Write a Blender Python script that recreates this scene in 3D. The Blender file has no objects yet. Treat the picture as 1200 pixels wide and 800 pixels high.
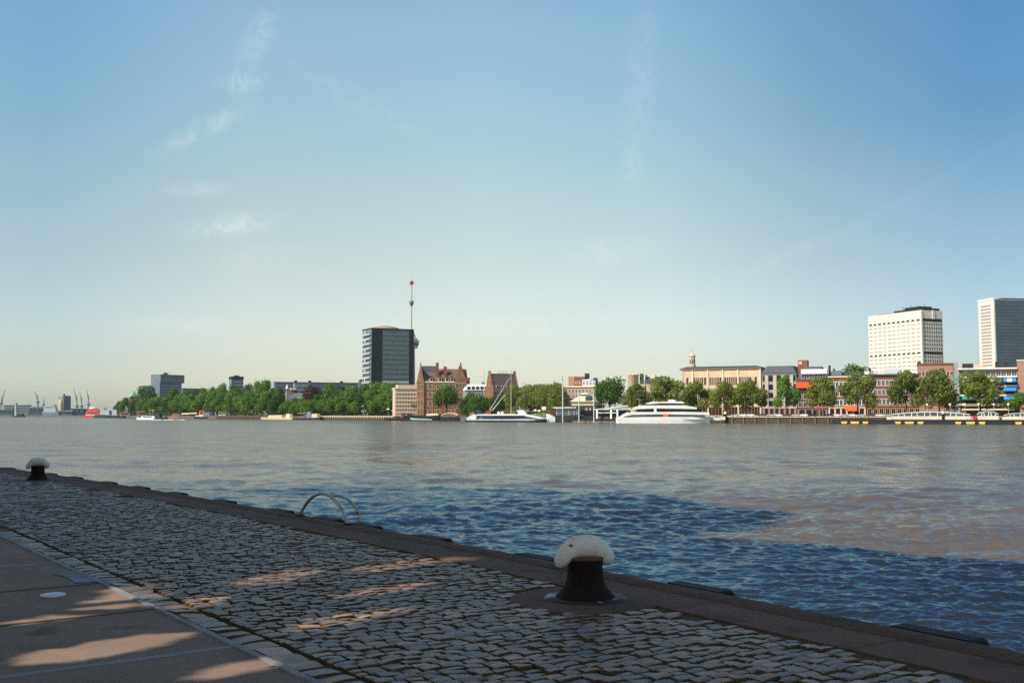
import bpy, bmesh, math, random
import numpy as np
from mathutils import Vector, Matrix, noise as mnoise
R = math.radians
random.seed(7); rng = np.random.default_rng(7)
scene = bpy.context.scene
col = scene.collection
# ------------------------------------------------------------------ camera model (photo is 1200 x 800)
F = 1240.0; PITCH = math.atan(86/F); CP, SP = math.cos(PITCH), math.sin(PITCH); EYE = 4.6; QZ = 3.0; FQ = 3.7
def P(px, py, D):
    u = (px-600)/F; v = (400-py)/F; t = D/(CP-v*SP)
    return Vector((u*t, D, EYE+(SP+v*CP)*t))
def PX(px, D): return P(px, 486, D).x
def PZ(py, D): return P(600, py, D).z
def gpt(px, py, z):
    u = (px-600)/F; v = (400-py)/F
    t = (z-EYE)/(SP+v*CP)
    return Vector((u*t, (CP-v*SP)*t, z))
SHORE = [(-400,2700),(-60,2500),(60,2300),(130,1700),(200,1330),(262,1180),(300,1100),(380,980),(450,880),(520,805),(600,745),(650,700),(700,655),(760,625),(830,597),(950,566),(1100,538),(1300,508),(1700,470)]
def shoreD(px): return float(np.interp(px, [a for a,b in SHORE], [b for a,b in SHORE]))
SUN_AZ = math.atan2(-.82, -.57); SUN_EL = R(45)

# ------------------------------------------------------------------ materials
def newmat(name):
    m = bpy.data.materials.new(name); m.use_nodes = True
    nt = m.node_tree; b = nt.nodes['Principled BSDF']
    return m, nt, b
def mat(name, c, rough=.7, var=.15, scale=.6, metal=0, spec=.3, c2=None, stretch=None, bump=0, bscale=8, wear=None):
    """plain surface with uneven colour (noise in object space)"""
    m, nt, b = newmat(name); N = nt.nodes; L = nt.links
    tc = N.new('ShaderNodeTexCoord'); mp = N.new('ShaderNodeMapping'); L.new(tc.outputs['Object'], mp.inputs['Vector'])
    if stretch: mp.inputs['Scale'].default_value = stretch
    nz = N.new('ShaderNodeTexNoise'); nz.inputs['Scale'].default_value = scale; nz.inputs['Detail'].default_value = 5; nz.inputs['Roughness'].default_value = .65
    L.new(mp.outputs[0], nz.inputs['Vector'])
    rp = N.new('ShaderNodeValToRGB'); rp.color_ramp.elements[0].position = .3; rp.color_ramp.elements[1].position = .7
    lo = [x*(1-var) for x in c]; hi = [min(1, x*(1+var)) for x in c]
    if c2: lo, hi = list(c), list(c2)
    rp.color_ramp.elements[0].color = (*lo, 1); rp.color_ramp.elements[1].color = (*hi, 1)
    L.new(nz.outputs['Fac'], rp.inputs[0]); out = rp.outputs[0]
    if wear:
        n2 = N.new('ShaderNodeTexNoise'); n2.inputs['Scale'].default_value = wear[1]; n2.inputs['Detail'].default_value = 6
        L.new(tc.outputs['Object'], n2.inputs['Vector'])
        r2 = N.new('ShaderNodeValToRGB'); r2.color_ramp.elements[0].position = wear[2]; r2.color_ramp.elements[1].position = wear[2]+.04
        L.new(n2.outputs['Fac'], r2.inputs[0])
        mx = N.new('ShaderNodeMixRGB'); L.new(r2.outputs[0], mx.inputs['Fac']); L.new(out, mx.inputs[1]); mx.inputs[2].default_value = (*wear[0], 1); out = mx.outputs[0]
    L.new(out, b.inputs['Base Color'])
    b.inputs['Roughness'].default_value = rough; b.inputs['Metallic'].default_value = metal; b.inputs['Specular IOR Level'].default_value = spec
    if bump:
        bn = N.new('ShaderNodeTexNoise'); bn.inputs['Scale'].default_value = bscale; bn.inputs['Detail'].default_value = 6
        L.new(tc.outputs['Object'], bn.inputs['Vector'])
        bp = N.new('ShaderNodeBump'); bp.inputs['Strength'].default_value = bump; bp.inputs['Distance'].default_value = .02
        L.new(bn.outputs['Fac'], bp.inputs['Height']); L.new(bp.outputs[0], b.inputs['Normal'])
    return m
def leafmat(name, c, c2, trans=.35):
    m, nt, b = newmat(name); N = nt.nodes; L = nt.links
    tc = N.new('ShaderNodeTexCoord'); nz = N.new('ShaderNodeTexNoise'); nz.inputs['Scale'].default_value = 5; nz.inputs['Detail'].default_value = 3
    L.new(tc.outputs['Object'], nz.inputs['Vector'])
    g = N.new('ShaderNodeNewGeometry'); oi = N.new('ShaderNodeObjectInfo')
    ad = N.new('ShaderNodeMath'); ad.operation = 'MULTIPLY_ADD'; L.new(g.outputs['Random Per Island'], ad.inputs[0]); ad.inputs[1].default_value = .45; L.new(nz.outputs['Fac'], ad.inputs[2])
    a2 = N.new('ShaderNodeMath'); a2.operation = 'MULTIPLY_ADD'; L.new(oi.outputs['Random'], a2.inputs[0]); a2.inputs[1].default_value = .3; L.new(ad.outputs[0], a2.inputs[2])
    rp = N.new('ShaderNodeValToRGB'); rp.color_ramp.elements[0].position = .45; rp.color_ramp.elements[1].position = 1.15 if False else 1.0
    rp.color_ramp.elements[0].color = (*c, 1); rp.color_ramp.elements[1].color = (*c2, 1)
    L.new(a2.outputs[0], rp.inputs[0]); L.new(rp.outputs[0], b.inputs['Base Color']); b.inputs['Roughness'].default_value = .6; b.inputs['Specular IOR Level'].default_value = .25
    tr = N.new('ShaderNodeBsdfTranslucent'); L.new(rp.outputs[0], tr.inputs['Color'])
    mx = N.new('ShaderNodeMixShader'); mx.inputs[0].default_value = trans
    L.new(b.outputs[0], mx.inputs[1]); L.new(tr.outputs[0], mx.inputs[2]); L.new(mx.outputs[0], N['Material Output'].inputs['Surface'])
    return m
M = {}
M['cream'] = mat('cream_stone', (.58,.44,.30), .8, .18, .2)
M['cream_trim'] = mat('cream_trim', (.66,.55,.40), .8, .1, .3)
M['beige'] = mat('beige_plaster', (.50,.40,.31), .8, .12, .2)
M['pinkbeige'] = mat('pink_beige_stone', (.55,.38,.28), .8, .12, .2)
M['white'] = mat('white_paint', (.78,.77,.74), .55, .05, .3)
M['boatwhite'] = mat('white_gelcoat', (.64,.62,.60), .25, .06, .3, spec=.5)
M['concrete_white'] = mat('white_concrete', (.64,.60,.54), .8, .06, .15)
M['grey'] = mat('grey_render', (.30,.30,.30), .8, .12, .2)
M['lgrey'] = mat('light_grey_metal', (.5,.52,.52), .5, .08, .2)
M['bluegrey'] = mat('blue_grey_cladding', (.13,.16,.20), .5, .15, .1)
M['steelblue'] = mat('blue_grey_glass_cladding', (.17,.22,.27), .3, .15, .1, spec=.5)
M['brick'] = mat('brown_brick', (.22,.11,.064), .85, .4, .35)
M['orangebrick'] = mat('orange_brick', (.31,.16,.088), .85, .3, .4)
M['redbrick'] = mat('dark_red_brick', (.20,.075,.05), .85, .25, .8)
M['darkbrick'] = mat('dark_brown_brick', (.13,.075,.06), .85, .25, .8)
M['brickpink'] = mat('pinkish_brick', (.36,.19,.14), .85, .2, .8)
M['slate'] = mat('slate_roof', (.055,.06,.07), .6, .25, .5)
M['rooftile'] = mat('red_brown_roof_tile', (.15,.08,.06), .8, .3, .3)
M['glass'] = mat('dark_window_glass', (.015,.015,.017), .25, .3, .2, spec=.25)
M['glassblue'] = mat('blue_window_glass', (.05,.07,.085), .12, .3, .1, spec=.7)
M['blind'] = mat('window_with_pale_blinds', (.20,.15,.13), .5, .2, .3)
M['brownglass'] = mat('dark_brown_window', (.035,.018,.012), .5, .2, .3, spec=.2)
M['dark'] = mat('dark_metal', (.018,.018,.02), .5, .3, .5)
M['darkhull'] = mat('black_hull_paint', (.012,.014,.018), .35, .3, .4, spec=.4)
M['navy'] = mat('navy_hull_paint', (.012,.02,.06), .3, .2, .4, spec=.5)
M['teal'] = mat('pale_teal_paint', (.36,.46,.46), .4, .1, .3)
M['darkgreen'] = mat('dark_green_hull_paint', (.01,.04,.03), .4, .2, .4)
M['red'] = mat('red_paint', (.45,.035,.045), .45, .1, .3)
M['orange'] = mat('orange_awning_cloth', (.85,.10,.025), .8, .08, .4)
M['blue'] = mat('blue_awning_cloth', (.03,.22,.62), .8, .08, .4)
M['tealcloth'] = mat('teal_awning_cloth', (.02,.24,.26), .8, .08, .4)
M['yellow'] = mat('yellow_paint', (.72,.43,.09), .5, .06, .5)
M['ochre'] = mat('ochre_paint', (.5,.3,.06), .7, .1, .4)
M['brown'] = mat('brown_wood', (.16,.085,.05), .7, .2, .6)
M['rustbrown'] = mat('rust_brown_steel', (.20,.12,.09), .8, .25, .4)
M['sand'] = mat('sand_coloured_paint', (.50,.38,.25), .8, .1, .4)
M['copper_green'] = mat('green_copper_roof', (.16,.42,.27), .7, .1, .3)
M['palegreen'] = mat('pale_green_roof', (.45,.46,.33), .7, .1, .3)
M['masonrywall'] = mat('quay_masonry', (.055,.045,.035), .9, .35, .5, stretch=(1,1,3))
M['coping_far'] = mat('pale_quay_coping', (.46,.36,.27), .85, .15, .3)
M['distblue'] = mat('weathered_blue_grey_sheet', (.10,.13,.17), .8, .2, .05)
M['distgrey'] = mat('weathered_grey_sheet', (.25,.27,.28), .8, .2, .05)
M['copperred'] = mat('red_mast_paint', (.20,.06,.04), .6, .1, .5)
M['bark'] = mat('tree_bark', (.07,.055,.04), .9, .3, 4)
M['tyre'] = mat('tyre_rubber', (.01,.01,.01), .8, .2, 4)
M['lawn'] = mat('lawn_grass', (.10,.17,.03), .9, .25, .3)
M['landpave'] = mat('promenade_paving', (.11,.09,.075), .9, .2, .1)
M['dome'] = mat('tan_dome_roof', (.30,.22,.16), .7, .1, .2)
M['lf_green'] = leafmat('leaf_green', (.040,.095,.010), (.13,.23,.025))
M['lf_olive'] = leafmat('leaf_olive', (.066,.100,.013), (.215,.250,.040))
M['lf_dark'] = leafmat('leaf_dark_green', (.024,.062,.010), (.08,.15,.02))
M['lf_copper'] = leafmat('leaf_copper', (.04,.020,.016), (.09,.045,.035))
M['lf_near'] = leafmat('leaf_near', (.03,.07,.01), (.08,.14,.02), .2)
for nm, c in (('white',(.75,.75,.75)),('silver',(.38,.39,.40)),('black',(.012,.012,.014)),('dark grey',(.06,.065,.07)),('red',(.45,.02,.02)),('dark blue',(.015,.03,.09))):
    M['car_'+nm] = mat('car_paint_'+nm.replace(' ','_'), c, .25, .03, 1, spec=.5)

# ------------------------------------------------------------------ mesh helper
class MB:
    def __init__(s): s.v=[]; s.f=[]; s.mi=[]; s.sm=[]; s.m=0
    def poly(s, vs, fs, smooth=False):
        o=len(s.v); s.v += [tuple(v) for v in vs]
        for f in fs: s.f.append([o+i for i in f]); s.mi.append(s.m); s.sm.append(smooth)
        return s
    def box(s, x0,x1,y0,y1,z0,z1):
        return s.poly([(x0,y0,z0),(x1,y0,z0),(x1,y1,z0),(x0,y1,z0),(x0,y0,z1),(x1,y0,z1),(x1,y1,z1),(x0,y1,z1)],
            [(3,2,1,0),(4,5,6,7),(0,1,5,4),(1,2,6,5),(2,3,7,6),(3,0,4,7)])
    def prism(s, pts, y0, y1):           # polygon in x,z pushed along y
        n=len(pts); vs=[(x,y0,z) for x,z in pts]+[(x,y1,z) for x,z in pts]
        a=sum(pts[i][0]*pts[(i+1)%n][1]-pts[(i+1)%n][0]*pts[i][1] for i in range(n))
        fs=[list(range(n)), list(range(2*n-1,n-1,-1))]+[[i,n+i,n+(i+1)%n,(i+1)%n] for i in range(n)]
        if a<0: fs=[list(reversed(f)) for f in fs]
        return s.poly(vs, fs)
    def prismz(s, pts, z0, z1, top=None):
        n=len(pts); tp=top or pts; vs=[(x,y,z0) for x,y in pts]+[(x,y,z1) for x,y in tp]
        a=sum(pts[i][0]*pts[(i+1)%n][1]-pts[(i+1)%n][0]*pts[i][1] for i in range(n))
        fs=[list(range(n-1,-1,-1)), list(range(n,2*n))]+[[i,(i+1)%n,n+(i+1)%n,n+i] for i in range(n)]
        if a<0: fs=[list(reversed(f)) for f in fs]
        return s.poly(vs, fs)
    def tube(s, p, q, r0, r1=None, n=8):
        p=Vector(p); q=Vector(q); r1=r0 if r1 is None else r1
        d=(q-p).normalized(); a=d.orthogonal().normalized(); b=d.cross(a)
        vs=[p+(a*math.cos(2*math.pi*i/n)+b*math.sin(2*math.pi*i/n))*r0 for i in range(n)]+[q+(a*math.cos(2*math.pi*i/n)+b*math.sin(2*math.pi*i/n))*r1 for i in range(n)]
        s.poly(vs, [[i,(i+1)%n,n+(i+1)%n,n+i] for i in range(n)], True)
        return s.poly(vs, [list(range(n-1,-1,-1)), list(range(n,2*n))])
    def path(s, pts, rs, n=10, flat=1.0):
        pts=[Vector(p) for p in pts]; k=len(pts); rings=[]; ref=None
        for i,p in enumerate(pts):
            d=(pts[min(i+1,k-1)]-pts[max(i-1,0)]).normalized()
            if ref is None: ref=d.orthogonal().normalized()
            ref=(ref-d*ref.dot(d)).normalized(); b=d.cross(ref); r=rs[i] if hasattr(rs,'__len__') else rs
            rings.append([p+(ref*math.cos(2*math.pi*j/n)+b*math.sin(2*math.pi*j/n)*flat)*r for j in range(n)])
        vs=[v for r in rings for v in r]
        fs=[[i*n+j,i*n+(j+1)%n,(i+1)*n+(j+1)%n,(i+1)*n+j] for i in range(k-1) for j in range(n)]
        s.poly(vs, fs, True)
        return s.poly(rings[0]+rings[-1], [list(range(n-1,-1,-1)), list(range(n,2*n))], True)
    def lathe(s, prof, c=(0,0,0), n=20, smooth=True):
        k=len(prof); vs=[(c[0]+r*math.cos(2*math.pi*j/n), c[1]+r*math.sin(2*math.pi*j/n), c[2]+z) for r,z in prof for j in range(n)]
        fs=[[i*n+j,i*n+(j+1)%n,(i+1)*n+(j+1)%n,(i+1)*n+j] for i in range(k-1) for j in range(n)]
        s.poly(vs, fs, smooth)
        return s.poly(vs[:n]+vs[-n:], [list(range(n-1,-1,-1)), list(range(n,2*n))])
    def build(s, name, mats, parent=None, loc=None, bevel=0):
        me=bpy.data.meshes.new(name); me.from_pydata(s.v, [], s.f)
        for m in (mats if isinstance(mats,(list,tuple)) else [mats]): me.materials.append(m)
        me.polygons.foreach_set('material_index', s.mi); me.polygons.foreach_set('use_smooth', s.sm); me.update()
        return link(name, me, parent, loc)
def link(name, me, parent=None, loc=None):
    o=bpy.data.objects.new(name, me); col.objects.link(o)
    if parent: o.parent=parent
    if loc is not None: o.location=loc
    return o
def tag(o, label=None, cat=None, group=None, kind=None):
    if label: o['label']=label
    if cat: o['category']=cat
    if group: o['group']=group
    if kind: o['kind']=kind
    return o
def thing(name, label, cat, loc=(0,0,0), rz=0, group=None):
    o=bpy.data.objects.new(name, None); col.objects.link(o); o.location=loc; o.rotation_euler=(0,0,rz); o.empty_display_size=.3
    return tag(o, label, cat, group)
def dup(o, parent=None):
    c=o.copy(); col.objects.link(c); c.parent=parent
    for ch in o.children: dup(ch, c)
    return c
ORD='first second third fourth fifth sixth seventh eighth ninth tenth eleventh twelfth thirteenth fourteenth fifteenth sixteenth seventeenth eighteenth nineteenth twentieth twenty-first twenty-second twenty-third twenty-fourth twenty-fifth twenty-sixth twenty-seventh twenty-eighth twenty-ninth thirtieth'.split()

# ------------------------------------------------------------------ world, sun, camera
w=bpy.data.worlds.new('World'); scene.world=w; w.use_nodes=True; nt=w.node_tree; N=nt.nodes; L=nt.links
bg=N['Background']; sky=N.new('ShaderNodeTexSky'); sky.sky_type='NISHITA'; sky.sun_disc=False
sky.sun_elevation=SUN_EL; sky.sun_rotation=SUN_AZ; sky.altitude=0; sky.air_density=1.0; sky.dust_density=1.2; sky.ozone_density=2.0
tint=N.new('ShaderNodeMixRGB'); tint.blend_type='MULTIPLY'; tint.inputs[0].default_value=1; tint.inputs[2].default_value=(1.0,1.0,1.0,1)
L.new(sky.outputs[0], tint.inputs[1])
tc=N.new('ShaderNodeTexCoord'); sx=N.new('ShaderNodeSeparateXYZ'); L.new(tc.outputs['Generated'], sx.inputs[0])
def mth(op, a, b=None, c=None):
    n=N.new('ShaderNodeMath'); n.operation=op
    for i,x in enumerate((a,b,c)):
        if x is None: continue
        if isinstance(x,(int,float)): n.inputs[i].default_value=x
        else: L.new(x, n.inputs[i])
    return n.outputs[0]
az=mth('ARCTAN2', sx.outputs['X'], sx.outputs['Y']); el=mth('ARCSINE', sx.outputs['Z'])
cv=N.new('ShaderNodeCombineXYZ'); L.new(az, cv.inputs[0]); L.new(el, cv.inputs[1])
def dirof(px,py):
    u=(px-600)/F; v=(400-py)/F; d=Vector((u,CP-v*SP,SP+v*CP)).normalized(); return math.atan2(d.x,d.y), math.asin(d.z)
cn=N.new('ShaderNodeTexNoise'); cn.inputs['Scale'].default_value=44; cn.inputs['Detail'].default_value=7; cn.inputs['Roughness'].default_value=.72; cn.inputs['Distortion'].default_value=1.6
L.new(cv.outputs[0], cn.inputs['Vector'])
cn_r=mth('MULTIPLY_ADD', cn.outputs['Fac'], 2.3, -.78)
tot=None
# thin cirrus wisps: centre, half length, half width, tilt, density
for (px,py,a,b,ang,amp) in [(300,48,55,22,62,.22),(284,98,40,18,10,.26),(240,152,75,17,30,.28),(230,222,60,13,5,.16),(268,264,75,18,10,.34),(300,300,80,20,8,.10),
        (712,294,75,22,6,.16),(748,110,150,26,84,.10),(742,195,40,18,100,.08),(918,300,85,12,22,.11),(1060,235,190,10,27,.045),(620,380,260,20,2,.12),(420,120,160,20,-25,.08),(200,380,100,16,2,.12)]:
    A,E=dirof(px,py); k=1/F
    mp=N.new('ShaderNodeMapping'); mp.vector_type='TEXTURE'; L.new(cv.outputs[0], mp.inputs['Vector'])
    mp.inputs['Location'].default_value=(A,E,0); mp.inputs['Rotation'].default_value=(0,0,R(ang)); mp.inputs['Scale'].default_value=(a*k,b*k,1)
    ln=N.new('ShaderNodeVectorMath'); ln.operation='LENGTH'; L.new(mp.outputs[0], ln.inputs[0])
    mr=N.new('ShaderNodeMapRange'); mr.interpolation_type='SMOOTHERSTEP'; L.new(ln.outputs['Value'], mr.inputs['Value'])
    mr.inputs['From Min'].default_value=0; mr.inputs['From Max'].default_value=1.15; mr.inputs['To Min'].default_value=amp; mr.inputs['To Max'].default_value=0
    tot=mr.outputs[0] if tot is None else mth('ADD', tot, mr.outputs[0])
cl=mth('MULTIPLY', tot, cn_r); clm=N.new('ShaderNodeClamp'); L.new(cl, clm.inputs[0]); clm.inputs['Max'].default_value=.7
cm=N.new('ShaderNodeMixRGB'); L.new(clm.outputs[0], cm.inputs[0])
def ramp(val, stops):
    r=N.new('ShaderNodeValToRGB'); L.new(val, r.inputs[0]); e=r.color_ramp.elements
    e[0].position=stops[0][0]; e[0].color=(*stops[0][1],1); e[1].position=stops[-1][0]; e[1].color=(*stops[-1][1],1)
    for p_,c_ in stops[1:-1]: q_=e.new(p_); q_.color=(*c_,1)
    return r.outputs[0]
def mul(a,b_):
    m=N.new('ShaderNodeMixRGB'); m.blend_type='MULTIPLY'; m.inputs[0].default_value=1; L.new(a,m.inputs[1]); L.new(b_,m.inputs[2]); return m.outputs[0]
# hazier, warmer air low down and on the sun's side; deeper blue above and away from it; unseen zenith warmed and brightened to fill the shade (colours halved, doubled by the strength)
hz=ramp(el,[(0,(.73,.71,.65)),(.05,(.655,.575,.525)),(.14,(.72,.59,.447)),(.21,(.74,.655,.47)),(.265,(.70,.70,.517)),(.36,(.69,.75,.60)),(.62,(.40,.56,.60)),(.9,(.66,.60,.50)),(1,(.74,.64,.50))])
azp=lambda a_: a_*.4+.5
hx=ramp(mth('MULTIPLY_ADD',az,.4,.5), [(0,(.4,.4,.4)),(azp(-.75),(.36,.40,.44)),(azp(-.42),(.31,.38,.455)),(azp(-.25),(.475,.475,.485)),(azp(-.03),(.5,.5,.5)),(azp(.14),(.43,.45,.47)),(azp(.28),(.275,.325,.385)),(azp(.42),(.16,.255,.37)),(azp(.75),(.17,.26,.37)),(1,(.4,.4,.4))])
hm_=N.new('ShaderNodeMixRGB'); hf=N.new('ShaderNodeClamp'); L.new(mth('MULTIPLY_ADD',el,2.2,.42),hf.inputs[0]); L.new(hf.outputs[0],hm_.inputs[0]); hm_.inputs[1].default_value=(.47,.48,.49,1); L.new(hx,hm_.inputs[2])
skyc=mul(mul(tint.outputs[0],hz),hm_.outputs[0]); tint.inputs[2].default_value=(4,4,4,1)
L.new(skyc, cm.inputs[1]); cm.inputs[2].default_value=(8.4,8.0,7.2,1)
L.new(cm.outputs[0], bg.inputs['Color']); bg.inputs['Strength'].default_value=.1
sl=bpy.data.lights.new('sun','SUN'); sl.energy=3.8; sl.angle=R(.53); sl.color=(1,.93,.80)
so=bpy.data.objects.new('sun', sl); col.objects.link(so); so.location=(-60,-40,80)
sd=Vector((-.82,-.57,math.tan(SUN_EL))).normalized(); so.rotation_euler=sd.to_track_quat('Z','Y').to_euler()
cam=bpy.data.cameras.new('camera'); cam.sensor_width=36; cam.lens=F/1200*36; cam.clip_start=.1; cam.clip_end=30000
co=bpy.data.objects.new('camera', cam); col.objects.link(co); co.location=(0,0,EYE); co.rotation_euler=(math.pi/2+PITCH,0,0); scene.camera=co
vs=scene.view_settings; vs.view_transform='Standard'; vs.look='None'; vs.gamma=1; vs.exposure=0.62
scene.cycles.use_denoising=False; scene.cycles.max_bounces=6; scene.cycles.transparent_max_bounces=8

# ------------------------------------------------------------------ near quay
def edge_x(y): return -0.003894*y*y-0.5978*y+8.127
def edge_n(y):
    d=Vector((-.007788*y-.5978,1)).normalized(); return d, Vector((d.y,-d.x))     # along (away), outward (to the water)
ys=list(np.arange(-40,100.1,2.0))
def pave_x(y): return -.7278*y+3.551
T=Vector((-.588,.809)); NN=Vector((.809,.588)); O=Vector((3.551,0))
# deck under the setts
mjoint=mat('joint_earth', (.080,.042,.020), .95, .3, 3, c2=(.095,.070,.022), bump=.6, bscale=20)
b=MB()
for y0,y1 in zip(ys[:-1],ys[1:]):
    b.poly([(edge_x(y0)-.6,y0,2.972),(edge_x(y1)-.6,y1,2.972),(-320+0*y1,y1,2.972),(-320,y0,2.972)], [(0,1,2,3)])
tag(b.build('quay_ground', mjoint), kind='structure')
# coping, swept along the curved edge
def sweep(prof, yy, closed=False):
    vs=[]; k=len(prof)
    for y in yy:
        d,n=edge_n(y); e=Vector((edge_x(y),y))
        for (o,z) in prof: q=e+n*o; vs.append((q.x,q.y,z))
    fs=[[i*k+j,(i+1)*k+j,(i+1)*k+j+1,i*k+j+1] for i in range(len(yy)-1) for j in range(k-1)]
    return vs,fs
mcope=mat('granite_coping', (.085,.044,.028), .8, .3, 1.5, bump=.5, bscale=60, wear=((.035,.026,.02),3.5,.58))
mcope2=mat('concrete_coping_band', (.110,.062,.043), .85, .28, 1.2, bump=.6, bscale=70, wear=((.07,.045,.03),2.6,.56))
b=MB(); yy=list(np.arange(-40,100.1,.8))
b.m=0; v,f=sweep([(-.42,2.94),(-.415,2.998),(-.1,3.0),(-.04,2.985),(-.008,2.95),(0,2.90),(0,-2.5)], yy); b.poly(v,[list(reversed(x)) for x in f],True)
b.m=1; v,f=sweep([(-.96,2.94),(-.955,2.990),(-.425,2.994),(-.42,2.94)], yy); b.poly(v,[list(reversed(x)) for x in f],False)
cp=b.build('quay_coping', [mcope,mcope2]); tag(cp, kind='structure')
# coping block joints: dark narrow grooves are modelled as thin sealed strips
b=MB()
for y in np.arange(-6,60,1.55):
    d,n=edge_n(y); e=Vector((edge_x(y),y)); 
    for (o0,o1,z) in ((-.95,-.43,2.9965),(-.41,-.05,3.0035)):
        a=e+n*o0; c=e+n*o1; h=d*.005
        b.poly([(a.x-h.x,a.y-h.y,z),(c.x-h.x,c.y-h.y,z),(c.x+h.x,c.y+h.y,z),(a.x+h.x,a.y+h.y,z)],[(0,1,2,3)])
tag(b.build('coping_joints', mjoint), kind='structure')
# footway of brown slabs
mpave=mat('brown_pavement', (.225,.150,.113), .85, .22, .9, bump=.35, bscale=140, wear=((.13,.088,.064),.9,.62))
mlight=mat('pale_stone_strip', (.23,.22,.23), .8, .25, 2.5, bump=.3, bscale=40)
b=MB()
def pv(s,m,z): q=O+T*s+NN*m; return (q.x,q.y,z)
b.poly([pv(-30,-.05,3.0),pv(130,-.05,3.0),pv(130,-60,3.0),pv(-30,-60,3.0)],[(0,1,2,3)])
tag(b.build('pavement', mpave), kind='structure')
b=MB(); b.m=0
def strip(s0,s1,m0,m1,z0,z1): 
    b.poly([pv(s0,m0,z0),pv(s1,m0,z0),pv(s1,m1,z0),pv(s0,m1,z0),pv(s0,m0,z1),pv(s1,m0,z1),pv(s1,m1,z1),pv(s0,m1,z1)],[(0,1,2,3),(7,6,5,4),(4,5,1,0),(5,6,2,1),(6,7,3,2),(7,4,0,3)])
strip(-30,130,-.05,.0,2.9,3.012)
# cross joints of the footway (s measured along the edge)
def s_of(px,py): q=gpt(px,py,3.0); return (Vector((q.x,q.y))-O).dot(T)
js=[(s_of(283,756),0,.035),(s_of(187,713),1,.02),(s_of(122,682.7),1,.02),(s_of(68,659),0,.03),(s_of(25,640),0,.03)]
d0=js[0][0]-1.15
for k in range(-8,1): js.append((js[0][0]-1.25*(k+9), k%2, .03))
for k in range(1,22): js.append((js[4][0]+1.7*k, k%2, .03))
for s,dk,wd in js:
    b.m=dk; strip(s-wd,s+wd,-60,-.052,2.95,3.004)
tag(b.build('pavement_joints', [mlight, mjoint]), kind='structure')
# blue-grey painted patch and round cover in the footway
mpt=mat('worn_blue_paint', (.17,.20,.30), .7, .3, 3, wear=((.13,.09,.07),5,.60))
mpt2=mat('worn_pale_blue_paint', (.16,.15,.17), .7, .3, 3, wear=((.125,.085,.06),5,.52))
def gq(px,py): q=gpt(px,py,3.0); return (q.x,q.y,3.006)
b=MB(); b.poly([gq(80,677),gq(97,671),gq(121,682),gq(88,683)],[(3,2,1,0)])
tag(b.build('paint_patch', mpt), kind='structure')
b=MB(); b.poly([gq(61,672),gq(90,669.5),gq(97,670.9),gq(79,676.8)],[(3,2,1,0)])
tag(b.build('faded_paint_patch', mpt2), kind='structure')
b=MB(); q=gpt(62,697.5,3.0); b.lathe([(.105,0),(.105,.012),(.09,.016),(.02,.016)], (0,0,0), 24)
tag(b.build('survey_disc', mat('bright_steel', (.55,.57,.6), .4, .1, 5), loc=(q.x,q.y,3.001)), 'small pale round metal disc set in the brown pavement', 'disc')
b=MB(); b.poly([gq(312,780.5),gq(330,778.5),(gq(334,779.6)),gq(316,781.5)],[(3,2,1,0)])
tag(b.build('chalk_mark', mlight), kind='structure')

# bollard positions (needed while laying the setts)
BOL=[gpt(686,700,3.0), gpt(44,562,3.0)]
# setts
msett, nt2, bs=newmat('granite_setts'); N2=nt2.nodes; L2=nt2.links
g=N2.new('ShaderNodeNewGeometry'); tc2=N2.new('ShaderNodeTexCoord')
rp=N2.new('ShaderNodeValToRGB'); cr=rp.color_ramp
cr.elements[0].position=0; cr.elements[0].color=(.10,.054,.036,1); cr.elements[1].position=1; cr.elements[1].color=(.37,.23,.165,1)
e=cr.elements.new(.30); e.color=(.15,.11,.10,1); e=cr.elements.new(.62); e.color=(.19,.112,.080,1); e=cr.elements.new(.80); e.color=(.24,.095,.055,1); e=cr.elements.new(.86); e.color=(.26,.16,.12,1)
L2.new(g.outputs['Random Per Island'], rp.inputs[0])
nz=N2.new('ShaderNodeTexNoise'); nz.inputs['Scale'].default_value=18; nz.inputs['Detail'].default_value=8; nz.inputs['Roughness'].default_value=.7; L2.new(tc2.outputs['Object'], nz.inputs['Vector'])
r3=N2.new('ShaderNodeMapRange'); r3.inputs['To Min'].default_value=.55; r3.inputs['To Max'].default_value=1.4; L2.new(nz.outputs['Fac'], r3.inputs['Value'])
mx=N2.new('ShaderNodeMixRGB'); mx.blend_type='MULTIPLY'; mx.inputs[0].default_value=1; L2.new(rp.outputs[0], mx.inputs[1]); L2.new(r3.outputs[0], mx.inputs[2])
# moss patches
n4=N2.new('ShaderNodeTexNoise'); n4.inputs['Scale'].default_value=1.3; n4.inputs['Detail'].default_value=6; L2.new(tc2.outputs['Object'], n4.inputs['Vector'])
r4=N2.new('ShaderNodeMapRange'); r4.inputs['From Min'].default_value=.55; r4.inputs['From Max'].default_value=.75; r4.inputs['To Max'].default_value=.55; L2.new(n4.outputs['Fac'], r4.inputs['Value'])
m4=N2.new('ShaderNodeMixRGB'); L2.new(r4.outputs[0], m4.inputs[0]); L2.new(mx.outputs[0], m4.inputs[1]); m4.inputs[2].default_value=(.10,.075,.035,1)
L2.new(m4.outputs[0], bs.inputs['Base Color']); bs.inputs['Roughness'].default_value=.42; bs.inputs['Specular IOR Level'].default_value=.6
bp=N2.new('ShaderNodeBump'); bp.inputs['Strength'].default_value=1.0; bp.inputs['Distance'].default_value=.02; L2.new(nz.outputs['Fac'], bp.inputs['Height']); L2.new(bp.outputs[0], bs.inputs['Normal'])
SV=[]; SF=[]
UV=[(-1,-1),(-.55,-1),(.55,-1),(1,-1)]
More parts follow.
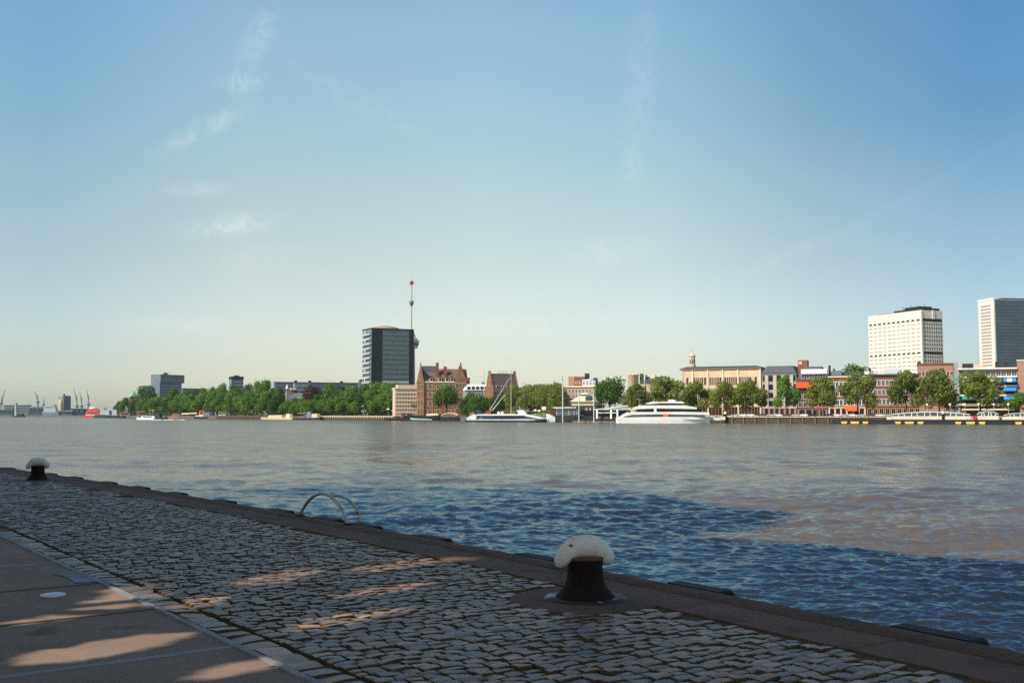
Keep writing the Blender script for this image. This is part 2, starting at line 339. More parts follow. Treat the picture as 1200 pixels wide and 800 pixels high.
def stone(c, du, dv, hu, hv, z):
    """one sett: du long half axis direction, dv the other; domed worn top"""
    gu=(-1,-.45,.45,1); tu=random.uniform(-.045,.045); tv=random.uniform(-.045,.045)
    jit=[(random.uniform(-.08,.08),random.uniform(-.10,.10)) for _ in range(4)]; dm=random.uniform(.0015,.006)
    def pt(i,j,dz):
        k=(1 if i>0 else 0)+(2 if j>0 else 0); ij=abs(i*j)
        q=c+du*((i*(1-.03*ij*ij)+jit[k][0]*ij)*hu)+dv*((j*(1-.04*ij*ij)+jit[k][1]*ij)*hv)
        return (q.x,q.y,z-dm*(i*i+j*j)*.6-.003*(ij>.9)+tu*i*hu*2+tv*j*hv*2+dz)
    o=len(SV); SV.extend(pt(i,j,random.uniform(-.0015,.0015)) for j in gu for i in gu)
    for j in range(3):
        for i in range(3): SF.append((o+j*4+i,o+j*4+i+1,o+j*4+i+5,o+j*4+i+4))
    ring=[(-1,-1),(-.45,-1),(.45,-1),(1,-1),(1,-.45),(1,.45),(1,1),(.45,1),(-.45,1),(-1,1),(-1,.45),(-1,-.45)]
    o2=len(SV)
    gi={-1:0,-.45:1,.45:2,1:3}
    top=[SV[o+gi[j]*4+gi[i]] for i,j in ring]
    e1=[(x+(c.x-x)*-.03,y+(c.y-y)*-.03,zz-.012) for x,y,zz in top]; e2=[(x+(c.x-x)*-.05,y+(c.y-y)*-.05,zz-.035) for x,y,zz in top]
    o2=len(SV); SV.extend(top); SV.extend(e1); SV.extend(e2)
    for i in range(12):
        k=(i+1)%12; SF.append((o2+i,o2+12+i,o2+12+k,o2+k)); SF.append((o2+12+i,o2+24+i,o2+24+k,o2+12+k))
bands=[]   # concrete strips across the far end of the quay
s1=s_of(100,574); s2=s_of(110,583)
def inband(s): return any(a-.20<s<c+.20 for a,c in bands)
bands=[(s1-.28,s1+.30),(s2-.22,s2+.20)]
s=-6.0; row=0
while s<46:
    ph=.104*random.uniform(.9,1.12)
    sc=s+ph/2
    if not inband(sc):
        m=.275; first=True
        lim=9
        while m<lim:
            ln=random.uniform(.125,.19)
            if first: ln=random.uniform(.08,.18); first=False
            q=O+T*(sc+random.uniform(-.008,.008)+.018*math.sin(m*2.1+row*.05))+NN*(m+ln/2)
            dist=(edge_x(q.y)-q.x)*.79
            if dist-ln/2<.95: break
            if min((q-Vector((B.x,B.y))).length for B in BOL)>.68 and -6<q.y:
                stone(q, NN, T, ln/2-.0100, ph/2-.0085, 2.998+random.uniform(-.008,.008)+.012*mnoise.noise(Vector((q.x*.5,q.y*.5,0))))
            m+=ln
    s+=ph; row+=1
# row of long flat setts along the footway
s=-6.0
while s<46:
    ln=random.uniform(.17,.27); q=O+T*(s+ln/2)+NN*.125
    stone(q, T, NN, ln/2-.012, .098, 3.0+random.uniform(-.003,.003)); s+=ln
me=bpy.data.meshes.new('cobblestones'); me.from_pydata(SV,[],SF); me.materials.append(msett); me.materials.append(mjoint); me.polygons.foreach_set('material_index',[0 if (i%33)<9 else 1 for i in range(len(SF))])
me.polygons.foreach_set('use_smooth',[(i%33)<9 for i in range(len(SF))]); me.update()
o=link('cobblestones', me); tag(o, kind='structure')
# concrete strips and pads
mslab=mat('worn_concrete', (.26,.23,.22), .8, .25, 1.2, bump=.4, bscale=40)
b=MB()
for a,c in bands: strip(a,c,.40,3.1,2.9,3.006)
tag(b.build('concrete_strips', mslab), kind='structure')
b=MB()
for B in BOL: b.lathe([(.68,-.05),(.67,-.012),(.64,-.004),(.30,-.001)], (B.x,B.y,3.0), 32)
tag(b.build('bollard_footings', mcope2), kind='structure')
# grass tufts in the joints by the coping
b=MB()
def tuft(q, n, h):
    for _ in range(n):
        a=random.uniform(0,6.28); r=random.uniform(0,.045); p=Vector((q.x+r*math.cos(a),q.y+r*math.sin(a),2.965)); hh=h*random.uniform(.5,1.2)
        d=Vector((math.cos(a),math.sin(a),0)); sd_=Vector((-d.y,d.x,0))*.004
        b.poly([p-sd_,p+sd_,p+d*hh*.35+Vector((0,0,hh*.8)),], [(0,1,2)])
for y in np.arange(5.5,30,.09):
    d,n=edge_n(y); q=Vector((edge_x(y),y))-n*(1.00+random.uniform(-.02,.05))
    if mnoise.noise(Vector((y*1.7,3,0)))>-.15 and random.random()<.8: tuft(q, random.randint(5,14), random.uniform(.02,.06))
for _ in range(2600):
    y=random.uniform(5.5,24); m=random.uniform(.4,3.2); q=O+T*((y)/.809*1.0-1.5)+NN*m
    if (edge_x(q.y)-q.x)*.79>1.05 and mnoise.noise(Vector((q.x*.8,q.y*.8,5)))>.02: tuft(q, random.randint(3,7), random.uniform(.02,.045))
tag(b.build('grass_tufts', mat('dry_grass', (.13,.12,.03), .9, .3, 3)), kind='stuff')

# bollards
mcast=mat('black_cast_iron', (.012,.007,.005), .75, .4, 6, spec=.15, bump=.25, bscale=30)
mcap=mat('chipped_white_paint', (.68,.62,.55), .6, .12, 5, bump=.15, bscale=45, wear=((.13,.07,.04),6,.63))
mrust=mat('rusty_collar', (.12,.055,.03), .8, .35, 8)
mplate=mat('worn_base_plate', (.03,.02,.016), .6, .3, 6, wear=((.26,.26,.28),3.2,.56))
def bollard(loc, ang, label):
    t=thing('mooring_bollard', label, 'bollard', (loc.x,loc.y,3.0), ang, 'mooring bollards on the quay edge')
    b=MB(); b.lathe([(.262,0),(.262,.018),(.235,.04),(.20,.085),(.17,.14),(.160,.20),(.154,.26),(.154,.36)], n=32); b.build('column', mcast, t)
    b=MB(); b.lathe([(.36,-.01),(.36,.008),(.25,.012)], n=32); b.build('base_plate', mplate, t)
    # drooping horned cap: a bean swept along an arch
    b=MB(); pts=[]; rs=[]
    for i in range(25):
        u=-1+2*i/24; x=(.258 if u<0 else .240)*u; k_=max(0,(abs(u)-.28)/.72)
        z=.446-(.170 if u<0 else .158)*k_**1.7
        endf=max(0,abs(u)-.86)/.14
        r=(.094-(.042 if u<0 else .030)*abs(u)**2)*math.sqrt(max(.02,1-endf**2*.9))
        pts.append((x,0,z)); rs.append(r)
    b.path(pts, rs, 20, flat=1.1); b.build('cap', mcap, t)
    b=MB(); b.lathe([(.156,.335),(.162,.342),(.162,.358),(.150,.364)], n=32); b.build('collar', mrust, t)
    b=MB()
    for sx_ in (-1,1):
        b.lathe([(.013,0),(.013,.006),(.004,.008)], (sx_*.185,-.118,.40), 8)
    return t
bollard(BOL[0], R(14), 'near black iron mooring bollard with chipped white drooping cap')
bollard(BOL[1], R(24), 'far dark mooring bollard at left end of the quay edge')

# ladder handrail
mrail=mat('weathered_galvanised_rail', (.40,.38,.36), .5, .3, 8, metal=.2, wear=((.16,.09,.05),12,.62))
A=gpt(352,604,3.0); B=gpt(408,614,3.0); B2=gpt(426,611,3.0)
t=thing('ladder_handrail', 'bent tubular handrail of a quay ladder, arching above the edge', 'handrail', (A.x,A.y,3.0), 0)
a0=Vector((0,0,0)); b0=Vector((B.x-A.x,B.y-A.y,0)); b2=Vector((B2.x-A.x,B2.y-A.y,-.12))
def arch(p,q,h,n=24):
    out=[]
    for i in range(n+1):
        u=i/n; s_=math.sin(math.pi*u)**.72; pp=p.lerp(q, .5-.5*math.cos(math.pi*u)*(.35+.65*abs(math.cos(math.pi*u)))if 0 else u); out.append(pp+Vector((0,0,h*s_)))
    return out
ar=arch(a0,b0,.40); b=MB(); b.path(ar,.026,12); b.build('rail', mrail, t)
mid=ar[14]; q=[]
for i in range(17):
    u=i/16; q.append(Vector((mid.x+(b2.x-mid.x)*u, mid.y+(b2.y-mid.y)*u, mid.z-.01+(b2.z-mid.z)*(u**2.4)))+Vector((.10,.22,.0))*math.sin(math.pi*min(1,u*1.0))*.6)
b=MB(); b.path(q,.024,12); b.build('branch_rail', mrail, t)
for p_ in (a0,b0):
    b=MB(); b.lathe([(.075,-.002),(.075,.012),(.03,.02)], p_, 14); b.build('foot_plate', mcast, t)

# timber fenders along the quay face
mtimb=mat('tarred_timber', (.010,.008,.007), .7, .4, 5, bump=.5, bscale=25)
fy=[(14,0,546.5),(63,16,553),(93,17,557.5),(132,20,564),(170,21,570),(213,26,577),(269,24,586),(335,31,597),(391,21,606),(434,30,613),(512,37,628),(638,36,650),(826,58,686),(1109,78,742)]
fl=['hidden']
proto=None
for i,(px,wd,py) in enumerate(fy):
    q=gpt(px,py+7,3.0)
    # nearest edge station for this image position
    best=min(np.arange(5,45,.05), key=lambda y: abs((edge_x(y)+.20*.78)/y - (px-600)/F*CP-0))
    y=float(best); d,n=edge_n(y)
    e=Vector((edge_x(y),y))+n*.005
    lb='dark timber fender block on the quay face, %s from the right edge of the photo' % ORD[len(fy)-1-i]
    if proto is None:
        b=MB(); h=.42; L_=.36
        pr=[(.0,-.9),(.19,-.9),(.21,-.86),(.21,-.075),(.18,-.045),(.0,-.045)]
        vs_=[]; 
        for s_,sh in ((-L_,.0),(-L_+.03,.0),(L_-.03,0),(L_,0)):
            for (o_,z_) in pr: vs_.append((o_ if abs(s_)<L_ else o_*.94, s_, z_+( -.012 if abs(s_)==L_ and z_>-.5 else 0)))
        k=len(pr); fs_=[[i2*k+j,i2*k+(j+1)%k,(i2+1)*k+(j+1)%k,(i2+1)*k+j] for i2 in range(3) for j in range(k)]+[list(range(k)),list(range(4*k-1,3*k-1,-1))]
        b.poly(vs_,[list(reversed(f_)) for f_ in fs_]); proto=b.build('fender_block', mtimb)
        o=proto
    else: o=dup(proto)
    o.location=(e.x,e.y,3.03); o.rotation_euler=(0,0,math.atan2(n.y,n.x))
    tag(o, lb, 'fender', 'timber fenders along the near quay')

# ------------------------------------------------------------------ water
rad=1/np.linspace(1/13.0,1/2300.0,1150); rad=np.concatenate([rad,np.array([2600,3200,4000])])
ang=np.linspace(-.85,.85,950)
Rr,Aa=np.meshgrid(rad,ang,indexing='ij'); Xw=Rr*np.sin(Aa); Yw=Rr*np.cos(Aa); Zw=np.zeros_like(Xw)
cell=np.gradient(rad)[:,None]*np.ones_like(Xw)
wd0=math.atan2(-.94,-.35)
for k in range(170):
    lam=.20*(16.0/.20)**rng.random(); th=wd0+rng.normal()*.55; kx,ky=2*np.pi/lam*math.cos(th),2*np.pi/lam*math.sin(th); ph=rng.random()*6.28
    amp=lam/6.283*float(np.interp(math.log(lam),[math.log(x) for x in (.2,.32,.55,1.0,2.0,5.0,16)],[.055,.09,.085,.048,.022,.011,.010]))
    fade=np.clip((lam/cell-2.0)/2.0,0,1)
    p_=kx*Xw+ky*Yw+ph
    Zw+=amp*fade*(np.sin(p_)+.35*np.cos(2*p_))
# gusty patches: waves rise and fall over tens of metres
Zw*=.8+.35*np.sin(Xw*.11+1.3*np.sin(Yw*.05))*np.sin(Yw*.13+.7)
nr,na=Xw.shape
V=np.stack([Xw,Yw,Zw],-1).reshape(-1,3)
idx=np.arange(nr*na).reshape(nr,na); Fq=np.stack([idx[:-1,:-1],idx[:-1,1:],idx[1:,1:],idx[1:,:-1]],-1).reshape(-1,4)
me=bpy.data.meshes.new('river'); me.vertices.add(len(V)); me.vertices.foreach_set('co', V.astype(np.float32).ravel())
me.loops.add(Fq.size); me.loops.foreach_set('vertex_index', Fq.astype(np.int32).ravel()); me.polygons.add(len(Fq))
me.polygons.foreach_set('loop_start', np.arange(0,Fq.size,4,dtype=np.int32)); me.polygons.foreach_set('loop_total', np.full(len(Fq),4,dtype=np.int32)); me.polygons.foreach_set('use_smooth',np.ones(len(Fq),dtype=bool)); me.update(); me.validate()
mw,nt3,bw=newmat('river_water'); N3=nt3.nodes; L3=nt3.links
tcw=N3.new('ShaderNodeTexCoord')
def nzw(scale,det,stretch,rot=0):
    mp=N3.new('ShaderNodeMapping'); mp.inputs['Scale'].default_value=stretch; mp.inputs['Rotation'].default_value=(0,0,rot); L3.new(tcw.outputs['Object'], mp.inputs['Vector'])
    n=N3.new('ShaderNodeTexNoise'); n.inputs['Scale'].default_value=scale; n.inputs['Detail'].default_value=det; n.inputs['Roughness'].default_value=.6; L3.new(mp.outputs[0], n.inputs['Vector']); return n.outputs['Fac']
n1=nzw(.035,8,(1,3.4,1)); rpw=N3.new('ShaderNodeValToRGB'); rpw.color_ramp.elements[0].position=.35; rpw.color_ramp.elements[1].position=.68
rpw.color_ramp.elements[0].color=(.082,.058,.030,1); rpw.color_ramp.elements[1].color=(.140,.108,.066,1); L3.new(n1,rpw.inputs[0])
# silty brown boil in mid river
ce=P(965,486,1); cw=gpt(968,552,0)
mpb=N3.new('ShaderNodeMapping'); mpb.vector_type='TEXTURE'; L3.new(tcw.outputs['Object'], mpb.inputs['Vector']); mpb.inputs['Location'].default_value=(cw.x,cw.y,0); mpb.inputs['Scale'].default_value=(8.5,6.5,1e3); mpb.inputs['Rotation'].default_value=(0,0,R(-20))
lnb=N3.new('ShaderNodeVectorMath'); lnb.operation='LENGTH'; L3.new(mpb.outputs[0], lnb.inputs[0])
nb=nzw(.12,4,(1,1,1)); adb=N3.new('ShaderNodeMath'); adb.operation='MULTIPLY_ADD'; L3.new(nb,adb.inputs[0]); adb.inputs[1].default_value=1.2; L3.new(lnb.outputs['Value'],adb.inputs[2])
mrb=N3.new('ShaderNodeMapRange'); L3.new(adb.outputs[0],mrb.inputs['Value']); mrb.inputs['From Min'].default_value=1.3; mrb.inputs['From Max'].default_value=1.75; mrb.inputs['To Min'].default_value=.7; mrb.inputs['To Max'].default_value=0
mxw=N3.new('ShaderNodeMixRGB'); L3.new(mrb.outputs[0],mxw.inputs[0]); L3.new(rpw.outputs[0],mxw.inputs[1]); mxw.inputs[2].default_value=(.14,.085,.028,1)

lr=N3.new('ShaderNodeVectorMath'); lr.operation='LENGTH'; L3.new(tcw.outputs['Object'], lr.inputs[0])
mrr=N3.new('ShaderNodeMapRange'); L3.new(lr.outputs['Value'],mrr.inputs['Value']); mrr.inputs['From Min'].default_value=40; mrr.inputs['From Max'].default_value=260; mrr.inputs['To Min'].default_value=.10; mrr.inputs['To Max'].default_value=.16   # unresolved chop
 
def nvec(scale,det,stretch,rot,k):
    mp=N3.new('ShaderNodeMapping'); mp.inputs['Scale'].default_value=stretch; mp.inputs['Rotation'].default_value=(0,0,rot); L3.new(tcw.outputs['Object'], mp.inputs['Vector'])
    n=N3.new('ShaderNodeTexNoise'); n.inputs['Scale'].default_value=scale; n.inputs['Detail'].default_value=det; n.inputs['Roughness'].default_value=.6; L3.new(mp.outputs[0], n.inputs['Vector'])
    v=N3.new('ShaderNodeVectorMath'); v.operation='MULTIPLY_ADD'; L3.new(n.outputs['Color'],v.inputs[0]); v.inputs[1].default_value=(k,k,0); v.inputs[2].default_value=(-k/2,-k/2,0); return v.outputs[0]
geo=N3.new('ShaderNodeNewGeometry'); acc=geo.outputs['Normal']
far=N3.new('ShaderNodeMapRange'); L3.new(lr.outputs['Value'],far.inputs['Value']); far.inputs['From Min'].default_value=25; far.inputs['From Max'].default_value=160; far.inputs['To Min'].default_value=.2; far.inputs['To Max'].default_value=1
for args,scaled in (((4.2,5,(1,1.4,1),R(20),1.05),True),((.33,4,(1,1.9,1),R(12),.70),True),((.045,3,(1,3.2,1),R(8),.22),True)):
    v=nvec(*args)
    if scaled: sc_=N3.new('ShaderNodeVectorMath'); sc_.operation='SCALE'; L3.new(v,sc_.inputs[0]); L3.new(far.outputs[0],sc_.inputs['Scale']); v=sc_.outputs[0]
    ad_=N3.new('ShaderNodeVectorMath'); ad_.operation='ADD'; L3.new(acc,ad_.inputs[0]); L3.new(v,ad_.inputs[1]); acc=ad_.outputs[0]
nm_=N3.new('ShaderNodeVectorMath'); nm_.operation='NORMALIZE'; L3.new(acc,nm_.inputs[0])
dfw=N3.new('ShaderNodeBsdfDiffuse'); L3.new(mxw.outputs[0],dfw.inputs['Color']); L3.new(nm_.outputs[0],dfw.inputs['Normal'])
glw=N3.new('ShaderNodeBsdfGlossy'); L3.new(nm_.outputs[0],glw.inputs['Normal']); L3.new(mrr.outputs[0],glw.inputs['Roughness'])
fr=N3.new('ShaderNodeFresnel'); fr.inputs['IOR'].default_value=1.33; L3.new(nm_.outputs[0],fr.inputs['Normal'])
ft=N3.new('ShaderNodeMapRange'); L3.new(fr.outputs[0],ft.inputs['Value']); ft.inputs['From Min'].default_value=.10; ft.inputs['From Max'].default_value=.60
gc=N3.new('ShaderNodeMixRGB'); L3.new(ft.outputs[0],gc.inputs[0]); gc.inputs[1].default_value=(.22,.72,1.0,1); gc.inputs[2].default_value=(.92,.89,.87,1); L3.new(gc.outputs[0],glw.inputs['Color'])
fdn=N3.new('ShaderNodeMath'); fdn.operation='MULTIPLY_ADD'; L3.new(fr.outputs[0],fdn.inputs[0]); fdn.inputs[1].default_value=1.15; fdn.inputs[2].default_value=1.0
fpw=N3.new('ShaderNodeMath'); fpw.operation='DIVIDE'; L3.new(fr.outputs[0],fpw.inputs[0]); L3.new(fdn.outputs[0],fpw.inputs[1])
fb=N3.new('ShaderNodeMath'); fb.operation='MULTIPLY_ADD'; fb.use_clamp=True; L3.new(fpw.outputs[0],fb.inputs[0]); fb.inputs[1].default_value=1.0; fb.inputs[2].default_value=.11
mw_=N3.new('ShaderNodeMixShader'); L3.new(fb.outputs[0],mw_.inputs[0]); L3.new(dfw.outputs[0],mw_.inputs[1]); L3.new(glw.outputs[0],mw_.inputs[2]); L3.new(mw_.outputs[0],N3['Material Output'].inputs['Surface']); N3.remove(bw)
me.materials.append(mw); tag(link('river', me), kind='structure')

# ------------------------------------------------------------------ far land
b=MB(); pxs=list(range(-300,1521,20))
near=[]; far=[]
for px in pxs:
    D=shoreD(px)+1.0; p=P(px,486,D); near.append((p.x,p.y,FQ-.05)); far.append((PX(px,6000),6000,FQ-.05))
n=len(pxs); b.poly(near+far,[(i,i+1,n+i+1,n+i) for i in range(n-1)])
low=[(x,y,-1.5) for x,y,z in near]; b.poly(near+low,[(i,n+i,n+i+1,i+1) for i in range(n-1)])
tag(b.build('far_bank', M['landpave']), kind='structure')
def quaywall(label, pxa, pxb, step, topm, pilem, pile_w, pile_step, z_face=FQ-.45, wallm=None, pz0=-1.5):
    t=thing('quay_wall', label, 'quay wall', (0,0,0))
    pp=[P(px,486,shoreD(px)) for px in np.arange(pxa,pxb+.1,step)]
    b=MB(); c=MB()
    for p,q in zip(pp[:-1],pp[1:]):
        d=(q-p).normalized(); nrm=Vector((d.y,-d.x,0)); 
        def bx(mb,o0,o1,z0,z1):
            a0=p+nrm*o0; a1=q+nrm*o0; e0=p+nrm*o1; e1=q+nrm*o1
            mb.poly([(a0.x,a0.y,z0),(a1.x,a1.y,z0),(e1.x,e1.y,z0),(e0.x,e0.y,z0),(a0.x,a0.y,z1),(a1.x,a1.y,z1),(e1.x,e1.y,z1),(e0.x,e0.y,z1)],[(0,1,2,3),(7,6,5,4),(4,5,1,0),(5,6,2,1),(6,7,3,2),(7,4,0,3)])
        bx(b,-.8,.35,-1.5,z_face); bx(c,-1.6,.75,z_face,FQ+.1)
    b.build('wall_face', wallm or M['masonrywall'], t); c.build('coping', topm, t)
    acc=0; pl=None
    for p,q in zip(pp[:-1],pp[1:]):
        d=(q-p); Ld=d.length; d=d/Ld; nrm=Vector((d.y,-d.x,0)); 
        while acc<Ld:
            r=p+d*acc+nrm*.75
            if pl is None:
                m_=MB(); m_.box(-pile_w/2,pile_w/2,-.3,.25,pz0,FQ-.2); pl=m_.build('pile', pilem, t); o=pl
            else: o=dup(pl,t)
            o.location=(r.x,r.y,0); o.rotation_euler=(0,0,math.atan2(d.y,d.x)); acc+=pile_step
        acc-=Ld
    return t
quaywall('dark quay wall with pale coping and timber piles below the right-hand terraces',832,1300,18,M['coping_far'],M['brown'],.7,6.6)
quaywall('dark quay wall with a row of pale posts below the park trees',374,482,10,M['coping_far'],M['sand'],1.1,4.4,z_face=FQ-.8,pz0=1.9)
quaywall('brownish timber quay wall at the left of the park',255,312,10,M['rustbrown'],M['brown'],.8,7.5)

# ------------------------------------------------------------------ trees
def crown_mesh(name, m, seed, lobes, n, leaf, gaps=.12):
    r=np.random.default_rng(seed); lob=np.array(lobes); wts=lob[:,3]**2*1.0; wts/=wts.sum()
    k=r.choice(len(lob),n,p=wts); d=r.normal(size=(n,3)); d/=np.linalg.norm(d,axis=1)[:,None]
    rr=(.35+.65*r.random(n)**.45)
    # uneven surface
    wob=np.array([mnoise.noise(Vector((float(a*2.2+kk*5),float(b_*2.2+seed),float(c*2.2)))) for (a,b_,c),kk in zip(d,k)])
    rr=rr*(1+.38*wob)
    c=lob[k,:3]+d*rr[:,None]*lob[k,3:4]*np.stack([np.ones(n),np.ones(n),lob[k,4]],-1)
    keep=wob>-1+gaps*0
    nr_=d+r.normal(size=(n,3))*.75; nr_/=np.linalg.norm(nr_,axis=1)[:,None]
    a=np.cross(nr_,r.normal(size=(n,3))); a/=np.linalg.norm(a,axis=1)[:,None]; bb_=np.cross(nr_,a)
    sz=leaf*(.55+.9*r.random(n))[:,None]
    q=np.stack([c-a*sz-bb_*sz*.35,c+a*sz*.1-bb_*sz*.75,c+a*sz+bb_*sz*.1,c-a*sz*.2+bb_*sz*.8],1)
    V=q.reshape(-1,3); me=bpy.data.meshes.new(name); Fc=np.arange(n*4).reshape(n,4)
    me.from_pydata(V.tolist(),[],Fc.tolist()); me.materials.append(m); me.update(); return me
def trunk_mesh(name, h0, lobes, r0, seed):
    rd=random.Random(seed); b=MB(); top=max(l[2] for l in lobes)*.85
    b.path([(0,0,-.01),(.01,.0,h0*.5),(.015,-.01,h0),(0,.01,top)],[r0*1.35,r0,r0*.85,r0*.25],8)
    for l in lobes[:9]:
        s_=h0*rd.uniform(.8,1.3); b.path([(0.01,0,s_),(l[0]*.45,l[1]*.45,s_+(l[2]-s_)*.6),(l[0]*.9,l[1]*.9,l[2])],[r0*.5,r0*.32,r0*.1],5)
    b.m=0; me=b.build(name, M['bark']); d=me.data; bpy.data.objects.remove(me); return d
def lobes_for(kind, seed):
    rd=random.Random(seed); out=[]
    if kind=='quay':     # street plane: clear stem, wide uneven crown
        for i in range(11):
            a=i*2.4+rd.random(); z=rd.uniform(.31,.80); R_=.31*(1-abs(z-.52)*1.0)*rd.uniform(.7,1.15); out.append((R_*math.cos(a),R_*math.sin(a),z,rd.uniform(.13,.21),rd.uniform(.75,.95)))
        out.append((rd.uniform(-.05,.05),0,.86,.13,1)); return out,.24
    if kind=='park':
        for i in range(12):
            a=i*2.4+rd.random(); z=rd.uniform(.24,.80); R_=.34*(1-max(0,z-.45)*1.3)*rd.uniform(.7,1.1); out.append((R_*math.cos(a),R_*math.sin(a),z,rd.uniform(.15,.23),rd.uniform(.85,1)))
        out.append((0,0,.85,.14,1)); return out,.14
    if kind=='dense':
        for i in range(12):
            a=i*2.4+rd.random(); z=rd.uniform(.30,.78); R_=.27*rd.uniform(.6,1.1)*(1-max(0,z-.6)); out.append((R_*math.cos(a),R_*math.sin(a),z,rd.uniform(.18,.25),1))
        out.append((0,0,.82,.17,1)); return out,.16
    if kind=='poplar':
        for i in range(10):
            z=.14+.80*i/10; R_=.10*(1-abs(z-.4)); a=i*2.4; out.append((R_*math.cos(a),R_*math.sin(a),z,.17-.09*abs(z-.40),1.2))
        return out,.08
    for i in range(10):       # small, bushy
        a=i*2.4; z=rd.uniform(.2,.75); R_=.3*rd.uniform(.6,1); out.append((R_*math.cos(a),R_*math.sin(a),z,rd.uniform(.18,.26),.9))
    return out,.12
PROTO={}
def proto_tree(kind, v, leafm):
    key=(kind,v,leafm)
    if key not in PROTO:
        lb,h0=lobes_for(kind, 31*v+len(kind)); n={'quay':5600,'park':5200,'dense':5600,'poplar':2600}.get(kind,1300)
        cm=crown_mesh('crown', M[leafm], 17*v+3, lb, n, {'quay':.0195,'park':.0225,'dense':.0215,'poplar':.020}.get(kind,.034))
        tm=trunk_mesh('trunk', h0+.08, lb, .018, v)
        co_=np.zeros(len(cm.vertices)*3); cm.vertices.foreach_get('co',co_); co_=co_.reshape(-1,3)
        PROTO[key]=(cm,tm,float(np.percentile(np.abs(co_[:,0]),98))*2,float(np.percentile(co_[:,2],99.5)))
    return PROTO[key]
tn=[0]
def tree(name, kind, leafm, px, ytop, wpx, D, label, group=None, base=FQ-.05):
    tn[0]+=1; cm,tm,wd,ht=proto_tree(kind, tn[0]%3, leafm)
    p=P(px,486,D); h=(PZ(ytop,D)-base)/ht; wx=wpx/F*D/wd
    t=thing(name, label, 'tree', (p.x,p.y,base), random.uniform(0,6.28), group); t.scale=(wx,wx,h)
    link('crown', cm, t); link('trunk', tm, t); return t
G='plane trees along the far quay'
for px,yt,w_,lm,kd,lb in [
    (714,443,36,'lf_dark','dense','dense dark green tree left of the white yacht, beside the brick house'),
    (748,450,36,'lf_olive','quay','brownish olive tree rising behind the stern of the white yacht'),
    (781,442,38,'lf_olive','quay','tall olive tree behind the white yacht, left of the cream building'),
    (817,448,38,'lf_olive','quay','olive quay tree in front of the cream building below its turret'),
    (848,447,34,'lf_olive','quay','olive quay tree in front of the middle of the cream building'),
    (882,446,37,'lf_olive','quay','olive quay tree in front of the right end of the cream building'),
    (922,441,30,'lf_green','quay','thin green quay tree in front of the pale-pillared grey house'),
    (964,442,35,'lf_olive','quay','spreading olive quay tree right of the orange awning'),
    (1006,437,38,'lf_olive','quay','broad olive quay tree above the low orange awning'),
    (1063,435,42,'lf_olive','quay','large olive quay tree at the right end of the dark red brick house'),
    (1101,434,44,'lf_olive','dense','large dense quay tree below the white concrete tower'),
    (1149,436,44,'lf_olive','quay','large olive quay tree in front of the house with blue awnings'),
    (1194,460,36,'lf_green','quay','low green quay tree at the right edge of the photo')]:
    tree('plane_tree', kd, lm, px, yt, w_, shoreD(px)+16, lb, G)
tree('hedge_tree','dense','lf_dark',1001,429,52,690,'dark green treetop rising behind the brick roofs left of the tower')
G='trees between the mansion and the brick house'
for px,yt,w_,lm,kd,dd,lb in [
    (487,465,20,'lf_green','small',14,'small bright green round tree in front of the pink-beige building'),
    (523,452,30,'lf_dark','dense',18,'dark leafy tree in front of the brown gabled mansion'),
    (547,460,18,'lf_dark','small',18,'small dark tree at the right corner of the gabled mansion'),
    (562,464,22,'lf_dark','dense',20,'dark tree in front of the grey mansard building'),
    (585,462,26,'lf_dark','dense',24,'dark tree in front of the dark brick house, behind the white spars'),
    (604,452,24,'lf_olive','quay',18,'olive tree at the right corner of the dark brick house'),
    (621,451,26,'lf_olive','dense',20,'rounded olive tree, first of three right of the dark brick house'),
    (637,451,24,'lf_olive','dense',20,'rounded olive tree, second of three right of the dark brick house'),
    (652,449,24,'lf_olive','dense',22,'rounded olive tree, third of three right of the dark brick house')]:
    tree('leafy_tree', kd, lm, px, yt, w_, shoreD(px)+dd, lb, G)
G='row of trees along the park quay'
prow=[(186,465,20),(199,464,19),(212,463,19),(224,462,19),(237,461,20),(250,460,20),(262,460,19),(275,459,20),(288,459,20),(300,459,21),(313,459,21),(326,461,20),(338,468,17),(349,468,17),(360,468,18),(371,469,18),(382,468,18),(393,464,18),(404,459,19),(416,453,20),(429,450,22),(443,449,24),(457,449,24)]
for i,(px,yt,w_) in enumerate(prow):
    tree('park_tree','park','lf_green' if i not in (11,20) else 'lf_dark',px,yt+.8*math.sin(i*2.3),w_*1.22,shoreD(px)+26,'green park tree along the left quay, %s of the front row from its left end' % ORD[i],G)
G='taller trees behind the park row'
for i,(px,yt,w_,lm) in enumerate([(203,454,18,'lf_dark'),(222,457,20,'lf_green'),(236,455,18,'lf_green'),(249,454,20,'lf_green'),(262,450,18,'lf_green'),(276,452,20,'lf_dark'),(290,450,18,'lf_dark'),(302,447,18,'lf_green'),(314,446,22,'lf_green'),(328,455,16,'lf_dark'),(347,466,16,'lf_dark'),(373,462,16,'lf_dark'),(386,449,22,'lf_green'),(398,456,16,'lf_dark'),(408,452,18,'lf_green')]):
    tree('park_tree','dense' if i%2 else 'park',lm,px,yt,w_,shoreD(px)+110,'taller park tree behind the front row, %s of them from the left' % ORD[i],G)
for px,yt,w_,lb in [(364,452,26,'dark copper beech crown left of the green treetop, behind the park'),(399,453,24,'dark copper beech crown right of the green treetop, behind the park')]:
    tree('copper_beech','dense','lf_copper',px,yt,w_,shoreD(px)+150,lb,'copper beeches')
for px,yt,lb in [(166,453,'slim dark poplar, left of a pair before the grey block'),(176,452.5,'slim dark poplar, right of a pair before the grey block')]:
    tree('poplar_tree','poplar','lf_dark',px,yt,15,shoreD(px)+40,lb,'poplars')
G='trees at the left end of the bank'
